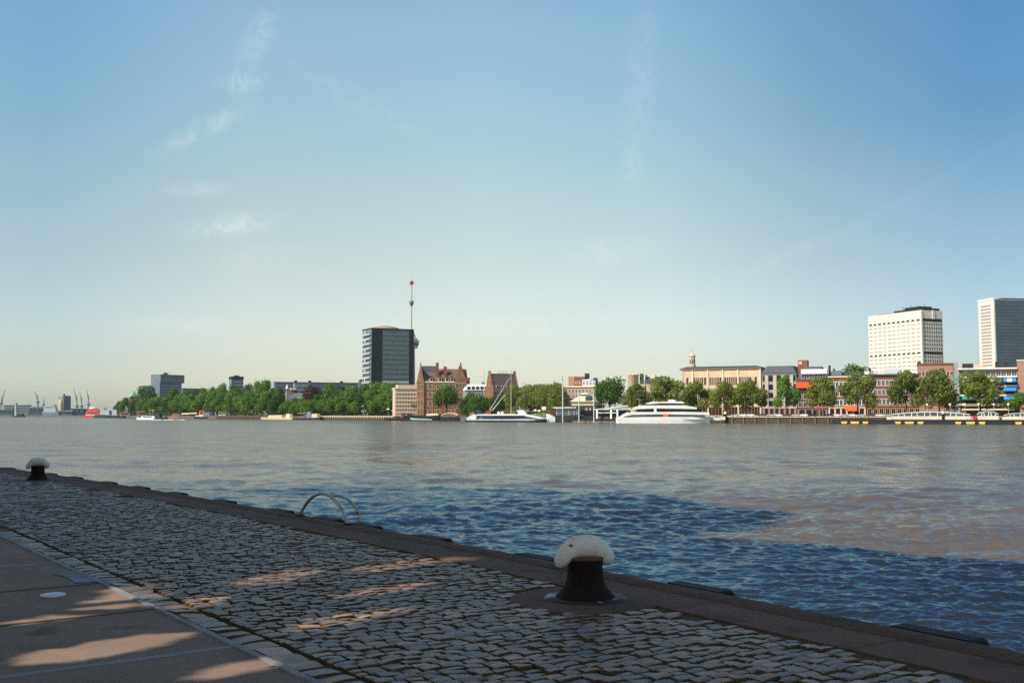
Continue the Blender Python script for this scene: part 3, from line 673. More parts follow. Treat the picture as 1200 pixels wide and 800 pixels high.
for i,(px,yt,w_) in enumerate([(139,470,12),(147,466,15),(157,467,14),(170,467,16),(180,466,16)]):
    tree('park_tree','park','lf_green' if i%2 else 'lf_dark',px,yt,w_,shoreD(px)+30,'bushy tree at the left end of the wooded bank, %s from its end' % ORD[i],G)

rgh=np.random.default_rng(5); pts=[]
for px in np.arange(132,478,.55):
    D=shoreD(px)+48; p=P(px,486,D); 
    for _ in range(9): pts.append((p.x+rgh.normal()*2,p.y+rgh.normal()*4,FQ+rgh.random()**.8*(6.5+2.5*math.sin(px*.21)+1.5*math.sin(px*.57))))
c=np.array(pts); n=len(c); nr_=rgh.normal(size=(n,3)); nr_/=np.linalg.norm(nr_,axis=1)[:,None]; a=np.cross(nr_,rgh.normal(size=(n,3))); a/=np.linalg.norm(a,axis=1)[:,None]; bb_=np.cross(nr_,a); sz=(.6+.7*rgh.random(n))[:,None]
q=np.stack([c-a*sz,c-bb_*sz*.7,c+a*sz,c+bb_*sz*.7],1).reshape(-1,3); me=bpy.data.meshes.new('undergrowth'); me.from_pydata(q.tolist(),[],np.arange(n*4).reshape(n,4).tolist()); me.materials.append(M['lf_dark']); me.update(); tag(link('undergrowth',me),kind='stuff')
# ------------------------------------------------------------------ buildings
class Bd:
    """a building standing on the bank: local x along its front from left to right, y going back, z up"""
    def __init__(s, name, label, pxL, DL, pxR, DR, cat='building', base=FQ-.05, group=None):
        a=P(pxL,486,DL); c=P(pxR,486,DR); s.base=base; s.pxL,s.DL,s.pxR,s.DR=pxL,DL,pxR,DR
        d=Vector((c.x-a.x,c.y-a.y)); s.W=d.length
        s.t=thing(name,label,cat,(a.x,a.y,base),math.atan2(d.y,d.x),group); s.nw=0
    def x(s,px):        # local x of an image column on the front plane
        a=P(s.pxL,486,s.DL); c=P(s.pxR,486,s.DR); u=(px-600)/F*CP
        # a + k (c-a) with x = u*y
        k=(u*a.y-a.x)/((c.x-a.x)-u*(c.y-a.y)); return k*s.W
    def z(s,py,px=None):
        k=.5 if px is None else s.x(px)/s.W; return PZ(py,s.DL+(s.DR-s.DL)*k)-s.base
    def part(s,name,mb,m,parent=None): return mb.build(name, M[m] if isinstance(m,str) else m, parent or s.t)
    def box(s,name,m,x0,x1,y0,y1,z0,z1,parent=None): return s.part(name,MB().box(x0,x1,y0,y1,z0,z1),m,parent)
    def wins(s,face,us,zs,ww,wh,frame='cream_trim',pane='glass',off=0,parent=None,name='window',mull=.05):
        """one window object per opening; face: front, left, right; us along the face, zs sill heights"""
        fm=MB(); t_=min(.22,ww*.16); fm.m=0
        fm.box(-ww/2-t_,ww/2+t_,-.10,.05,wh,wh+t_); fm.box(-ww/2-t_,ww/2+t_,-.16,.05,-t_,0); fm.box(-ww/2-t_,-ww/2,-.10,.05,0,wh); fm.box(ww/2,ww/2+t_,-.10,.05,0,wh); fm.box(-mull,mull,-.07,.05,0,wh) if mull else None
        fm.m=1; fm.box(-ww/2,-mull,-.04,.03,0,wh); fm.box(mull,ww/2,-.04,.03,0,wh)
        first=None; rest=MB()
        for z in zs:
            for u in us:
                if face=='front': loc,rz=(u,-off,z),0
                elif face=='left': loc,rz=(-off,u,z),-math.pi/2
                else: loc,rz=(s.W+off,u,z),math.pi/2
                if s.nw>=96:
                    c_,s_=math.cos(rz),math.sin(rz); o=len(rest.v)
                    rest.v+=[(loc[0]+c_*x-s_*y,loc[1]+s_*x+c_*y,loc[2]+zz) for x,y,zz in fm.v]; rest.f+=[[o+i for i in f] for f in fm.f]; rest.mi+=fm.mi; rest.sm+=fm.sm; continue
                s.nw+=1
                if first is None: first=fm.build(name,[M[frame],M[pane]],parent or s.t); o=first
                else: o=first.copy(); col.objects.link(o); o.parent=parent or s.t
                o.location=loc; o.rotation_euler=(0,0,rz)
        if rest.v: tag(rest.build('window_rows',[M[frame],M[pane]],parent or s.t),kind='stuff')
    def gable(s,name,m,x0,x1,y0,y1,ze,zr,along='x',parent=None):
        b=MB()
        if along=='x':
            ym=(y0+y1)/2; b.poly([(x0,y0,ze),(x1,y0,ze),(x1,y1,ze),(x0,y1,ze),(x0,ym,zr),(x1,ym,zr)],[(0,1,5,4),(2,3,4,5),(0,4,3),(1,2,5),(3,2,1,0)])
        else:
            xm=(x0+x1)/2; b.poly([(x0,y0,ze),(x1,y0,ze),(x1,y1,ze),(x0,y1,ze),(xm,y0,zr),(xm,y1,zr)],[(0,1,4),(2,3,5),(0,4,5,3),(1,2,5,4),(3,2,1,0)])
        return s.part(name,b,m,parent)
    def hip(s,name,m,x0,x1,y0,y1,ze,zr,inset,parent=None):
        b=MB(); b.prismz([(x0,y0),(x1,y0),(x1,y1),(x0,y1)],ze,zr,[(x0+inset,y0+inset),(x1-inset,y0+inset),(x1-inset,y1-inset),(x0+inset,y1-inset)]); return s.part(name,b,m,parent)
lin=lambda a,b_,n: [a+(b_-a)*i/(n-1) for i in range(n)] if n>1 else [(a+b_)/2]

# --- the slab at far left with banded windows
B_=Bd('office_slab','blue-grey office block with a wide overhanging top above the left park',186.5,1560,214,1600)
zt=B_.z(439); B_.box('wall','bluegrey',0,B_.W*.93,0,18,0,zt*.80); B_.box('top_storey','bluegrey',0,B_.W*1.02,-1.2,19,zt*.80+.01,zt); 
for k in range(10):
    z=zt*(.10+.068*k); B_.box('window_band','steelblue',.8,B_.W*.92,-.25,-.01,z,z+zt*.03); 
B_.box('window_band','glassblue',1,B_.W,-1.45,-1.21,zt*.84,zt*.92)
b=MB(); b.box(B_.W*.32,B_.W*.42,5,9,zt,zt+2.2); b.tube((B_.W*.38,7,zt+2.2),(B_.W*.30,7,zt+3.4),.5); b.tube((B_.W*.38,7,zt+2.2),(B_.W*.52,7,zt+3.0),.4); B_.part('roof_plant',b,'dark')
B_=Bd('office_tower','small blue-grey tower block behind the treetops',270.5,1800,284.5,1810)
zt=B_.z(441); B_.box('wall','bluegrey',0,B_.W,0,16,0,zt); B_.box('roof_plant','dark',B_.W*.3,B_.W*.7,4,10,zt,zt+2)
for k in range(6): B_.box('window_band','steelblue',.6,B_.W-.6,-.25,-.01,zt*(.4+.09*k),zt*(.4+.09*k)+2)
B_.box('cornice','dark',-.4,B_.W+.4,-.5,16.5,zt*.93,zt-.05)
B_=Bd('apartment_block','dark low block between the office slab and the treetops',214,1700,236,1720)
zt=B_.z(455); B_.box('wall','distblue',0,B_.W,0,14,0,zt-1.5); B_.box('roof','slate',-.5,B_.W+.5,-.5,14.5,zt-1.49,zt)
B_=Bd('grey_block','pale green-grey block behind the poplars at left',166,1660,180.5,1670)
zt=B_.z(452.5); B_.box('wall',mat('pale_green_grey_cladding',(.24,.30,.28),.7,.15,.1),0,B_.W,0,14,0,zt); B_.box('roof','distgrey',-.3,B_.W+.3,-.3,14.3,zt,zt+.8)
for k in range(5): B_.box('window_band','glassblue',.6,B_.W-.6,-.2,-.01,zt*(.42+.1*k),zt*(.42+.1*k)+1.4)
B_=Bd('chapel','dark chapel with a bright green pointed copper roof',152.5,1680,160,1686,'chapel')
zt=B_.z(464.5); B_.box('wall','darkbrick',0,B_.W,0,9,0,zt); b=MB(); b.prismz([(-.3,-.3),(B_.W+.3,-.3),(B_.W+.3,9.3),(-.3,9.3)],zt,B_.z(457.5),[(B_.W*.68,4.3),(B_.W*.72,4.3),(B_.W*.72,4.6),(B_.W*.68,4.6)]); B_.part('roof',b,'copper_green')
# --- long low blocks behind the park
B_=Bd('long_block','long low dark blue-grey block on the horizon behind the park',322,1900,420.5,1960)
zt=B_.z(448.4); B_.box('wall','distblue',0,B_.W,0,20,0,zt); B_.box('roof','slate',-.6,B_.W+.6,-.6,20.6,zt,zt+1)
for k in range(3): B_.box('window_band','glassblue',2,B_.W-2,-.25,-.01,zt*(.66+.1*k),zt*(.66+.1*k)+2)
for px in (347,363.5,401): 
    b=MB(); b.box(B_.x(px)-2.4,B_.x(px)+2.4,5,10,zt+1,zt+4); B_.part('roof_plant',b,'dark')
B_=Bd('pale_block','pale grey-blue block in front of the long dark one',345,1700,364,1710)
zt=B_.z(449.5); B_.box('wall','steelblue',0,B_.W,0,14,0,zt); B_.box('roof','distgrey',-.3,B_.W+.3,-.3,14.3,zt,zt+.7)
for k in range(3): B_.box('window_band','glassblue',1,B_.W-1,-.2,-.01,zt*(.62+.12*k),zt*(.62+.12*k)+1.6)
B_=Bd('low_block','dark corner block beside the glass tower',420.5,1500,428,1502)
zt=B_.z(445.5); B_.box('wall','bluegrey',0,B_.W,0,12,0,zt); B_.box('roof_plant','dark',1,B_.W-1,3,8,zt,zt+1.5)
for k in range(3): B_.box('window_band','steelblue',.5,B_.W-.5,-.2,-.01,zt*(.5+.15*k),zt*(.5+.15*k)+2)
B_=Bd('white_pavilion','white park building with a slim white turret at its left end',335.5,1200,360,1210)
zt=B_.z(461.5); B_.box('wall','white',B_.W*.04,B_.W*.98,0,10,0,zt); B_.gable('roof','rooftile',B_.W*.1,B_.W*.55,1,9,zt,B_.z(456),'x')
B_.box('roof_slab','white',B_.W*.0,B_.W,-.6,10.6,zt,zt+.7); B_.box('attic','white',B_.W*.2,B_.W*.45,-.1,4,B_.z(456.5),B_.z(454.5))
b=MB(); b.lathe([(1.4,0),(1.3,B_.z(456)),(1.7,B_.z(455.8)),(1.6,B_.z(454)),(.9,B_.z(453.5)),(.8,B_.z(452)),(.1,B_.z(450))],(.4,-.4,0),12); B_.part('turret',b,'white')
B_=Bd('park_villa','white villa with a flat roof half hidden by the park trees',387,1080,404,1084)
zt=B_.z(460.5); B_.box('wall','cream_trim',B_.W*.35,B_.W,0,10,0,zt); B_.box('wing','white',0,B_.W*.34,1,9,0,B_.z(465)); B_.box('roof','white',B_.W*.28,B_.W*1.03,-.8,10.8,zt+.01,B_.z(458.4)); B_.wins('front',lin(B_.W*.45,B_.W*.92,4),[zt*.45,zt*.75],1.4,2.2)
B_.wins('front',lin(B_.W*.08,B_.W*.28,2),[zt*.5],1.2,2.0,off=-1)

# --- glass tower with dome, and the observation tower behind it
mglz=mat('grey_green_glazing',(.12,.16,.17),.25,.3,.25,spec=.5)
B_=Bd('glass_tower','dark glazed tower block with white balconies on its left side',434.5,1150,484,1172)
zt=B_.z(384.5,440); Dp=30; W=B_.W
B_.box('wall','bluegrey',0,W,0,Dp,0,zt)
b=MB(); k=(447-434.5)/(484-434.5); B_.box('corner_bay','dark',0.02,W*k,-.35,-.01,0,zt+.4); B_.box('end_bay','dark',W*.895,W+.3,-.35,-.01,0,zt+.4)
nf=17; fh=(zt-6)/nf
for i in range(nf):
    z=4+fh*i; B_.box('spandrel_band','lgrey' if i<7 else mglz,W*k+.01,W*.894,-.22,-.01,z,z+fh*(.50 if i<7 else .76)); B_.box('window_band','glassblue',W*k+.01,W*.894,-.12,-.01,z+fh*(.52 if i<7 else .78),z+fh*.98)
B_.box('side_face','concrete_white',-.5,-.02,.5,Dp-2,2,zt*.34)
for i in range(nf):
    z=4+fh*i; o=B_.box('balcony','lgrey',-2.0,-.51,1.5,Dp-4,z,z+fh*.24)
    if i%2==0: B_.box('balcony_post','white',-1.8,-.52,Dp*.55,Dp*.6,z+fh*.40,z+fh)
b=MB(); r0=W*.33; b.lathe([(r0,0),(r0*.98,.9),(r0*.8,2.2),(r0*.55,3.2),(r0*.25,3.9),(.3,4.1)],(W*.43,Dp*.5,zt+.3),32); B_.part('dome',b,'dome')
B_.box('parapet','dark',-.3,W+.31,-.36,Dp+.3,zt-.8,zt+.35)
D=1420; p=P(481.3,486,D); t=thing('observation_tower','tall slim observation tower with a crow\'s nest, behind the glass tower','tower',(p.x,p.y,FQ-.05))
zz=lambda py: PZ(py,D)-FQ+.05; k=D/F
def lat(name,prof,m,n=24): b=MB(); b.lathe([(r*k,zz(y)) for r,y in prof],n=n); return b.build(name,M[m],t)
b=MB(); b.lathe([(5.2*k,0),(4.8*k,zz(440)),(4.2*k,zz(400))],n=24); b.build('shaft',M['grey'],t)
lat('crows_nest',[(7.6,408),(9.6,399.5),(9.9,398.8)],'lgrey'); lat('upper_deck',[(7.4,398.7),(7.0,396.5),(5.2,396),(4.6,392),(3.6,391.5),(3.4,388),(1.3,387)],'grey')
lat('window_ring',[(8.62,405),(9.3,402),(9.25,401.8)],'glassblue')
lat('mast',[(.95,387),(.85,358),(.8,333),(.6,332)],'sand',10); lat('cabin',[(1.2,358.5),(2.6,355.5),(2.9,352.5),(1.2,352.2)],'bluegrey',16)
lat('antenna_head',[(1.0,333.2),(2.4,332.6),(2.3,329.4),(1.0,329.2)],'red',10); lat('aerial',[(.35,329),(.2,327)],'dark',6)

# --- buildings between the glass tower and the pavilion
B_=Bd('stone_terrace','pale pink-beige stone building with banded storeys left of the mansion',463,845,491,850)
zt=B_.z(455.5); B_.box('wall','pinkbeige',0,B_.W,0,14,0,zt); B_.box('attic','beige',B_.W*.12,B_.W*.98,2,13,zt,B_.z(450.6)); B_.box('cornice','cream_trim',-.4,B_.W+.1,-.7,14.3,zt-.02,zt+.9)
for i in range(6): B_.box('string_course','cream_trim',-.1,B_.W-.1,-.28,-.01,2.5+i*(zt-3)/6,3.2+i*(zt-3)/6)
B_.wins('front',lin(B_.W*.08,B_.W*.92,8),[4.2+i*(zt-3)/6 for i in range(5)],1.1,1.7,'cream_trim')
B_=Bd('gabled_mansion','brown brick mansion with steep gables, chimneys and dormer windows',496.5,848,548,852,'mansion')
W=B_.W; ze=B_.z(447); zr=B_.z(428); Dp=26
B_.box('wall','brick',0,W,0,Dp,0,ze)
B_.gable('roof','rooftile',.2,W-.2,-.4,Dp*.85,ze,B_.z(431.5),'x')
b=MB(); b.prismz([(-.01,-.01)]*0 or [(0,0)]*0 or [(0,0),(1,0),(1,1)],0,.01) if 0 else None
# left gable wall: a tall stepped gable seen edge-on from the river
b=MB(); b.poly([(-5.6,-1,0),(0.2,-1.2,0),(.2,Dp*.75,0),(-5.6,Dp*.75,0)]+[(-5.6,-1,ze*.96),(.2,-1.2,ze*.96),(.2,Dp*.75,ze*.96),(-5.6,Dp*.75,ze*.96)],[(3,2,1,0),(4,5,6,7),(0,1,5,4),(1,2,6,5),(2,3,7,6),(3,0,4,7)]); B_.part('gable_wing',b,'orangebrick')
b=MB(); b.prism([(-5.8,ze*.96),(.3,ze*.96),(-2.4,zr-.5),(-2.9,zr-.5)],-1.3,Dp*.7); g_=B_.part('gable',b,'orangebrick'); B_.box('finial','redbrick',-3.1,-2.1,-1.2,-.2,zr-.6,zr+1.8,g_)
B_.gable('slate_roof','slate',-2.6,W*.33,2.0,Dp*.8,ze*.97,zr,'x')
b=MB(); b.prism([(W*.70,0),(W*.96,0),(W*.96,ze*1.02),(W*.855,zr),(W*.815,zr),(W*.70,ze*1.02)],-1.6,Dp*.5); g_=B_.part('front_gable',b,'brick'); B_.box('finial','redbrick',W*.82,W*.85,-1.5,-.5,zr-.1,zr+2.2,g_)
for px,py in ((512.5,424.5),(522,429)): B_.box('chimney','redbrick',B_.x(px)-1.2,B_.x(px)+1.2,4,6.5,ze,B_.z(py))
for u in (.17,.37,.53,.64):
    b=MB(); b.box(W*u-1.3,W*u+1.3,-.5,5,ze,ze+3.0); b.m=1; b.prism([(W*u-1.7,ze+3.0),(W*u+1.7,ze+3.0),(W*u,ze+5.0)],-.7,5); b.m=2; b.box(W*u-.9,W*u+.9,-.58,-.4,ze+.5,ze+2.6); B_.part('dormer',b,[M['cream_trim'],M['slate'],M['glass']])
B_.box('cornice','cream_trim',.25,W*.70,-.6,-.01,ze-.9,ze-.02)
for i in range(3): B_.box('string_course','orangebrick',.25,W*.699,-.25,-.01,ze*(.25+.25*i),ze*(.25+.25*i)+.6)
B_.wins('front',[W*u for u in (.06,.14,.22,.32,.42,.5,.58,.66)],[ze*f_ for f_ in (.05,.30,.55,.78)],1.5,ze*.14,'cream_trim')
B_.wins('front',[W*u for u in (.75,.83,.91)],[ze*f_ for f_ in (.08,.32,.56,.82)],1.5,ze*.13,'cream_trim',off=1.6)
B_.wins('front',[-4.2,-1.6],[ze*f_ for f_ in (.10,.34,.58,.80)],1.2,ze*.12,'cream_trim',off=1.2)
b=MB(); b.tube((B_.x(520),8,zr-6),(B_.x(520),8,B_.z(420)),.16,.1,6); B_.part('flagpole',b,'lgrey')
B_=Bd('mansard_house','grey stone building with a white mansard roof and dark dormers',546,822,578,826)
W=B_.W; ze=B_.z(456.5); zr=B_.z(450); B_.box('wall','grey',0,W,0,15,0,ze); B_.hip('roof','white',-.2,W+.2,-.2,15.2,ze,zr,2.2); B_.box('cornice','lgrey',-.4,W+.4,-.5,15.4,ze-.7,ze-.01)
for u in lin(.1,.9,6):
    b=MB(); b.box(W*u-1.1,W*u+1.1,-.15,3,ze+.02,ze+2.5); b.m=1; b.box(W*u-.7,W*u+.7,-.22,-.1,ze+.3,ze+2.0); B_.part('dormer',b,[M['slate'],M['glass']])
B_.wins('front',lin(W*.07,W*.93,9),[2+i*(ze-3)/4 for i in range(4)],1.5,2.6,'lgrey')
for px,py in ((550,442),(549,446)): B_.box('chimney','redbrick',B_.x(px)-1.3,B_.x(px)+1.3,6,8.5,ze,B_.z(py))
B_.box('chimney','slate',B_.x(568)-.9,B_.x(568)+.9,6,8,ze,B_.z(447))
B_=Bd('steep_roofed_house','dark brick house with a huge steep roof and a lettered rooftop sign',578,800,607.5,806)
W=B_.W; ze=B_.z(460); zr=B_.z(438); Dp=20; B_.box('wall','darkbrick',0,W,0,Dp,0,ze)
b=MB(); b.poly([(.6,-.3,ze),(W-.6,-.3,ze),(W-.6,Dp+.3,ze),(.6,Dp+.3,ze),(.6,Dp*.45,zr),(W-.6,Dp*.45,zr),(W-.6,Dp*.55,zr),(.6,Dp*.55,zr)],[(0,1,5,4),(5,6,7,4),(2,3,7,6),(0,4,7,3),(1,2,6,5)]); B_.part('roof',b,mat('brown_slate_roof',(.075,.058,.058),.6,.2,.5))
for x0,x1,m in ((-.6,.6,'brick'),(W-.6,W+.6,'darkbrick')):
    b=MB(); b.poly([(x0,-.6,0),(x0,Dp+.6,0),(x0,Dp+.6,ze+.5),(x0,Dp*.58,zr+1.0),(x0,Dp*.58,zr+2.6),(x0,Dp*.42,zr+2.6),(x0,Dp*.42,zr+1.0),(x0,-.6,ze+.5)]+[(x1,-.6,0),(x1,Dp+.6,0),(x1,Dp+.6,ze+.5),(x1,Dp*.58,zr+1.0),(x1,Dp*.58,zr+2.6),(x1,Dp*.42,zr+2.6),(x1,Dp*.42,zr+1.0),(x1,-.6,ze+.5)],[tuple(range(8)),tuple(range(15,7,-1))]+[((i+1)%8,i,8+i,8+(i+1)%8) for i in range(8)]); B_.part('gable_wall',b,m)
B_.box('ridge','dark',.61,W-.61,Dp*.44,Dp*.56,zr+.01,zr+.5)
for u in (.2,.4,.62,.84): 
    b=MB(); b.box(W*u-1,W*u+1,2.0,5,ze+3.2,ze+5.4); b.m=1; b.box(W*u-.7,W*u+.7,1.94,2.05,ze+3.5,ze+5.0); B_.part('dormer',b,[M['sand'],M['glass']])
B_.wins('front',lin(W*.1,W*.9,7),[2+i*(ze-2)/4 for i in range(4)],1.4,2.2,'cream_trim')
sg=thing('sign_tmp','x','x'); bpy.data.objects.remove(sg)
b=MB(); b.box(B_.x(587.5),B_.x(599.5),Dp*.5-.1,Dp*.5+.1,zr+.5,zr+.7); rs_=B_.part('roof_sign',b,'lgrey')
for i,px in enumerate((588.5,590.9,593.3,595.7,598.1)):        # letters too small to read in the photo: plain strokes of the same size
    b=MB(); x=B_.x(px); y=Dp*.5; h=2.3; s_=.16; b.box(x-.6,x-.6+s_,y-.08,y+.08,zr+.7,zr+.7+h); b.box(x+.6-s_,x+.6,y-.08,y+.08,zr+.7,zr+.7+h)
    if i!=3: b.box(x-.6,x+.6,y-.075,y+.075,zr+.7+h-s_,zr+.7+h)
    if i%2==0: b.box(x-.6,x+.6,y-.075,y+.075,zr+.7+h*.45,zr+.7+h*.45+s_)
    b.build('sign_letter',M['palegreen'],rs_)
B_=Bd('red_roofed_house','red brick rooftop just above the rounded olive trees',629,900,657,905)
zt=B_.z(453); B_.box('wall','redbrick',0,B_.W,0,12,0,zt); B_.gable('roof','rooftile',-.3,B_.W+.3,-.4,12.4,zt,B_.z(450.5),'x')
for px,py in ((631.5,450),(635,449.5),(648,449.5)): B_.box('chimney','redbrick',B_.x(px)-.9,B_.x(px)+.9,4,6,zt,B_.z(py))
B_.wins('front',lin(B_.W*.1,B_.W*.9,8),[zt-3,zt-7],1.2,1.8)
B_=Bd('brick_house','pink and red brick corner house with white attic storey above the pavilion',661,728,698.5,720)
W=B_.W; ze=B_.z(452); B_.box('wall','brickpink',0,W,0,16,0,ze); B_.box('tower_block','redbrick',B_.x(665),B_.x(684),3,13,ze,B_.z(441)); B_.box('parapet','brickpink',B_.x(664.8),B_.x(672),2.8,13.1,ze+.02,B_.z(440.6))  # pink parapet box: sunlit left side of tower_block put into its colour
B_.box('chimney','dark',B_.x(682.5),B_.x(686.7),6,9,ze,B_.z(437)); B_.box('attic','lgrey',B_.x(682),W*.97,.8,9,ze,B_.z(446)); B_.gable('attic_roof','white',B_.x(681.5),B_.x(691),.4,9,B_.z(446),B_.z(444),'x'); B_.box('chimney','slate',B_.x(694),W*.98,3,6,ze,B_.z(442.5))
B_.box('cornice','cream_trim',-.4,W+.4,-.6,-.01,ze-1,ze-.02); B_.box('awning','orange',B_.x(673),W*.96,-1.2,-.3,B_.z(458.5),B_.z(457)) if 0 else None
B_.wins('front',lin(W*.07,W*.93,9),[2+i*(ze-3)/5 for i in range(5)],1.3,2.2,'white'); B_.wins('front',lin(B_.x(684),W*.93,4),[ze+1],1.0,1.6,'white',off=-.8)
B_.wins('front',[B_.x(674),B_.x(678)],[ze+1.5],1.0,1.6,'white',off=-3)
B_=Bd('pavilion','low pavilion with a pale green pyramid roof behind the landing stage',668.5,690,697,686,'pavilion')
W=B_.W; ze=B_.z(470.5); B_.box('wall','cream',.6,W-.6,.6,13,0,ze); B_.hip('roof','palegreen',-.4,W+.4,-.4,14,ze,B_.z(462),6.2); b=MB(); b.prismz([(W*.3,4),(W*.72,4),(W*.72,9),(W*.3,9)],B_.z(462),B_.z(459.5),[(W*.45,6),(W*.6,6),(W*.6,7),(W*.45,7)]); B_.part('lantern',b,'palegreen'); B_.wins('front',lin(W*.12,W*.88,6),[1.2],1.6,ze*.6,'cream_trim',off=-.6)
B_.box('dormer','slate',W*.62,W*.85,.2,4,ze+.4,B_.z(464))
B_=Bd('turreted_house','cream house with a crenellated round turret above the trees',737,700,775,694)
W=B_.W; ze=B_.z(450); B_.box('wall','cream',0,B_.x(756),0,14,0,ze); b=MB(); xx=B_.x(742); rt=B_.x(748)-xx; b.lathe([(rt,0),(rt,B_.z(440)),(rt*1.1,B_.z(439.5)),(rt*1.1,B_.z(438.5))],(xx,2,0),20); B_.part('turret',b,'cream')
for j in range(10):
    a=j*math.pi/5; b=MB(); cx_,cy_=xx+rt*math.cos(a),2+rt*math.sin(a); b.box(cx_-.5,cx_+.5,cy_-.5,cy_+.5,B_.z(438.6),B_.z(436.6)); B_.part('merlon',b,'cream_trim')
B_.box('stair_cap','slate',B_.x(749.5),B_.x(753),2,6,ze,B_.z(437.5)); B_.box('rear_wing','beige',B_.x(756)+.01,W,1,12,0,ze+.5); B_.gable('roof','slate',B_.x(755),W+.2,.6,12.4,ze+.5,B_.z(441),'x'); B_.box('roof_house','cream_trim',B_.x(761),B_.x(767),5,9,ze,B_.z(438.5)); B_.box('chimney','slate',B_.x(755.5),B_.x(757.3),4,6,ze,B_.z(439)); B_.box('chimney','slate',B_.x(773.5),B_.x(775.5),4,6,ze,B_.z(440))
B_.wins('front',lin(B_.x(749.5),B_.x(755),3),[ze-4],1.0,2.2)
# --- cream stone building with turret
B_=Bd('cream_museum','long cream stone building with round-arched windows and a rooftop turret',800,642,893,622)
W=B_.W; ze=B_.z(433,846); Dp=24
B_.box('wall','cream',0,W,0,Dp,0,ze); B_.box('side_bay','cream',-1.2,-.01,3,Dp,0,ze-.4)
b=MB(); b.prismz([(-1.4,-.6),(W+.1,-.6),(W+.1,Dp+.6),(-1.4,Dp+.6)],ze,ze+.9); B_.part('cornice',b,mat('dark_brown_cornice',(.17,.12,.09),.8,.15,.3))
B_.hip('roof','slate',-1.2,W,-.6,Dp,ze+.9,B_.z(428.7,846),3.5)
xx=B_.x(809.5); z0=B_.z(427.5,809); b=MB(); b.lathe([(2.1,z0-1.6),(2.1,z0+.3),(1.75,z0+.4),(1.75,B_.z(417.5,809)),(2.2,B_.z(417.2,809)),(2.2,B_.z(416.2,809)),(1.5,B_.z(415.5,809)),(1.0,B_.z(414,809)),(.5,B_.z(413,809)),(.3,B_.z(412,809)),(.08,B_.z(408,809))],(xx,5,0),8,False); tu=B_.part('turret',b,'beige')
for j in range(8):
    a=j*math.pi/4+math.pi/8; b=MB(); c_,s_=math.cos(a),math.sin(a); r=1.70
    b.poly([(xx+r*c_-.3*s_*-1,5+r*s_-.3*c_,z0+.9),(xx+r*c_-.3*s_,5+r*s_+.3*c_,z0+.9),(xx+r*c_-.3*s_,5+r*s_+.3*c_,z0+3.6),(xx+r*c_+.3*s_,5+r*s_-.3*c_,z0+3.6)],[(0,1,2,3)]); b.build('opening',M['glass'],tu)
for u in (.0,.135,.33,.52,.71,.985): B_.box('pilaster','cream_trim',W*u-.45+(.46 if u==0 else 0),W*u+.45,-.45,-.01,0,ze-.02)
up=[]
for a,c_,n_ in ((.16,.255,5),(.365,.455,5),(.555,.66,5),(.74,.83,5)): up+=lin(W*a,W*c_,n_)
up+= [W*.065,W*.295,W*.49,W*.685,W*.86,W*.93]
zs_=[ze*.68,ze*.36]
B_.wins('front',up,zs_,1.25,ze*.155,'cream','brownglass',mull=.02); B_.wins('front',lin(W*.03,W*.97,24),[1.0],1.5,ze*.16,'brick')
B_.box('string_course','beige',.5,W-.5,-.3,-.01,ze*.28,ze*.305); B_.box('string_course','beige',.5,W-.5,-.28,-.01,ze*.60,ze*.615)
# --- grey house with white pillars
B_=Bd('pillared_house','dark grey house with tall pale pillars and a slate roof',893.6,621,934,612)
W=B_.W; ze=B_.z(437,914); B_.box('wall','grey',.05,W,0,20,0,ze); B_.hip('roof','slate',0,W,-.8,20.5,ze,B_.z(428.5,914),2.5); B_.box('roof_band','bluegrey',.1,W-.1,-.5,-.01,ze-1.2,ze-.05)
for u in (.14,.38,.62,.86): B_.box('pillar','beige',W*u-1.0,W*u+1.0,-.5,-.01,ze*.2,ze-1.25)
for i in range(4): B_.box('window_band','glass',W*.02,W*.98,-.08,-.012,ze*(.24+.19*i),ze*(.36+.19*i))
for u in lin(.05,.95,7): B_.box('shopfront_pier','brickpink',W*u-.55,W*u+.55,-.4,-.01,0,ze*.185)
B_.box('shopfront','glass',.2,W-.2,-.06,-.011,.4,ze*.16); B_.box('fascia','pinkbeige',.06,W-.06,-.6,-.01,ze*.186,ze*.199)
# --- house with orange awnings
B_=Bd('awning_house','grey-brown house with orange awnings and a white roof terrace',934.6,611,970,604)
W=B_.W; ze=B_.z(444,952); B_.box('wall','darkbrick',0,W,0,18,0,ze); B_.hip('roof','slate',.2,W,-.3,18,ze,B_.z(429,952),4)
b=MB(); b.box(B_.x(934.8),B_.x(946),4,9,ze,B_.z(421.5,940)); ch=B_.part('chimney_block',b,'redbrick'); B_.box('chimney_panel','pinkbeige',B_.x(935.5),B_.x(939.5),3.9,3.99,B_.z(426.5,940),B_.z(423,940),ch)
B_.box('terrace_parapet','white',B_.x(940),B_.x(970.5),-1.4,2.5,B_.z(438,955),B_.z(432.5,955)); B_.wins('front',lin(B_.x(942),B_.x(967),5),[B_.z(443.5,955)],1.5,2.6,'lgrey',off=.4)
b=MB(); z1=B_.z(448,945); z2=B_.z(454.5,945); b.prism([(B_.x(934.9),z2),(B_.x(953.5),z2),(B_.x(955),z1),(B_.x(935.5),z1)],-2.2,-.02); B_.part('awning',b,'orange')
b=MB(); b.prism([(B_.x(962.6),B_.z(463.5,963)),(B_.x(966.8),B_.z(463.5,963)),(B_.x(966.8),B_.z(460.5,963)),(B_.x(962.6),B_.z(460.5,963))],-1.5,-.02); B_.part('awning',b,'orange')
B_.wins('front',lin(W*.1,W*.92,6),[ze*.26,ze*.47,ze*.68],1.6,2.6,'lgrey')
B_.box('shopfront','glass',.2,W-.2,-.06,-.011,.4,ze*.17); 
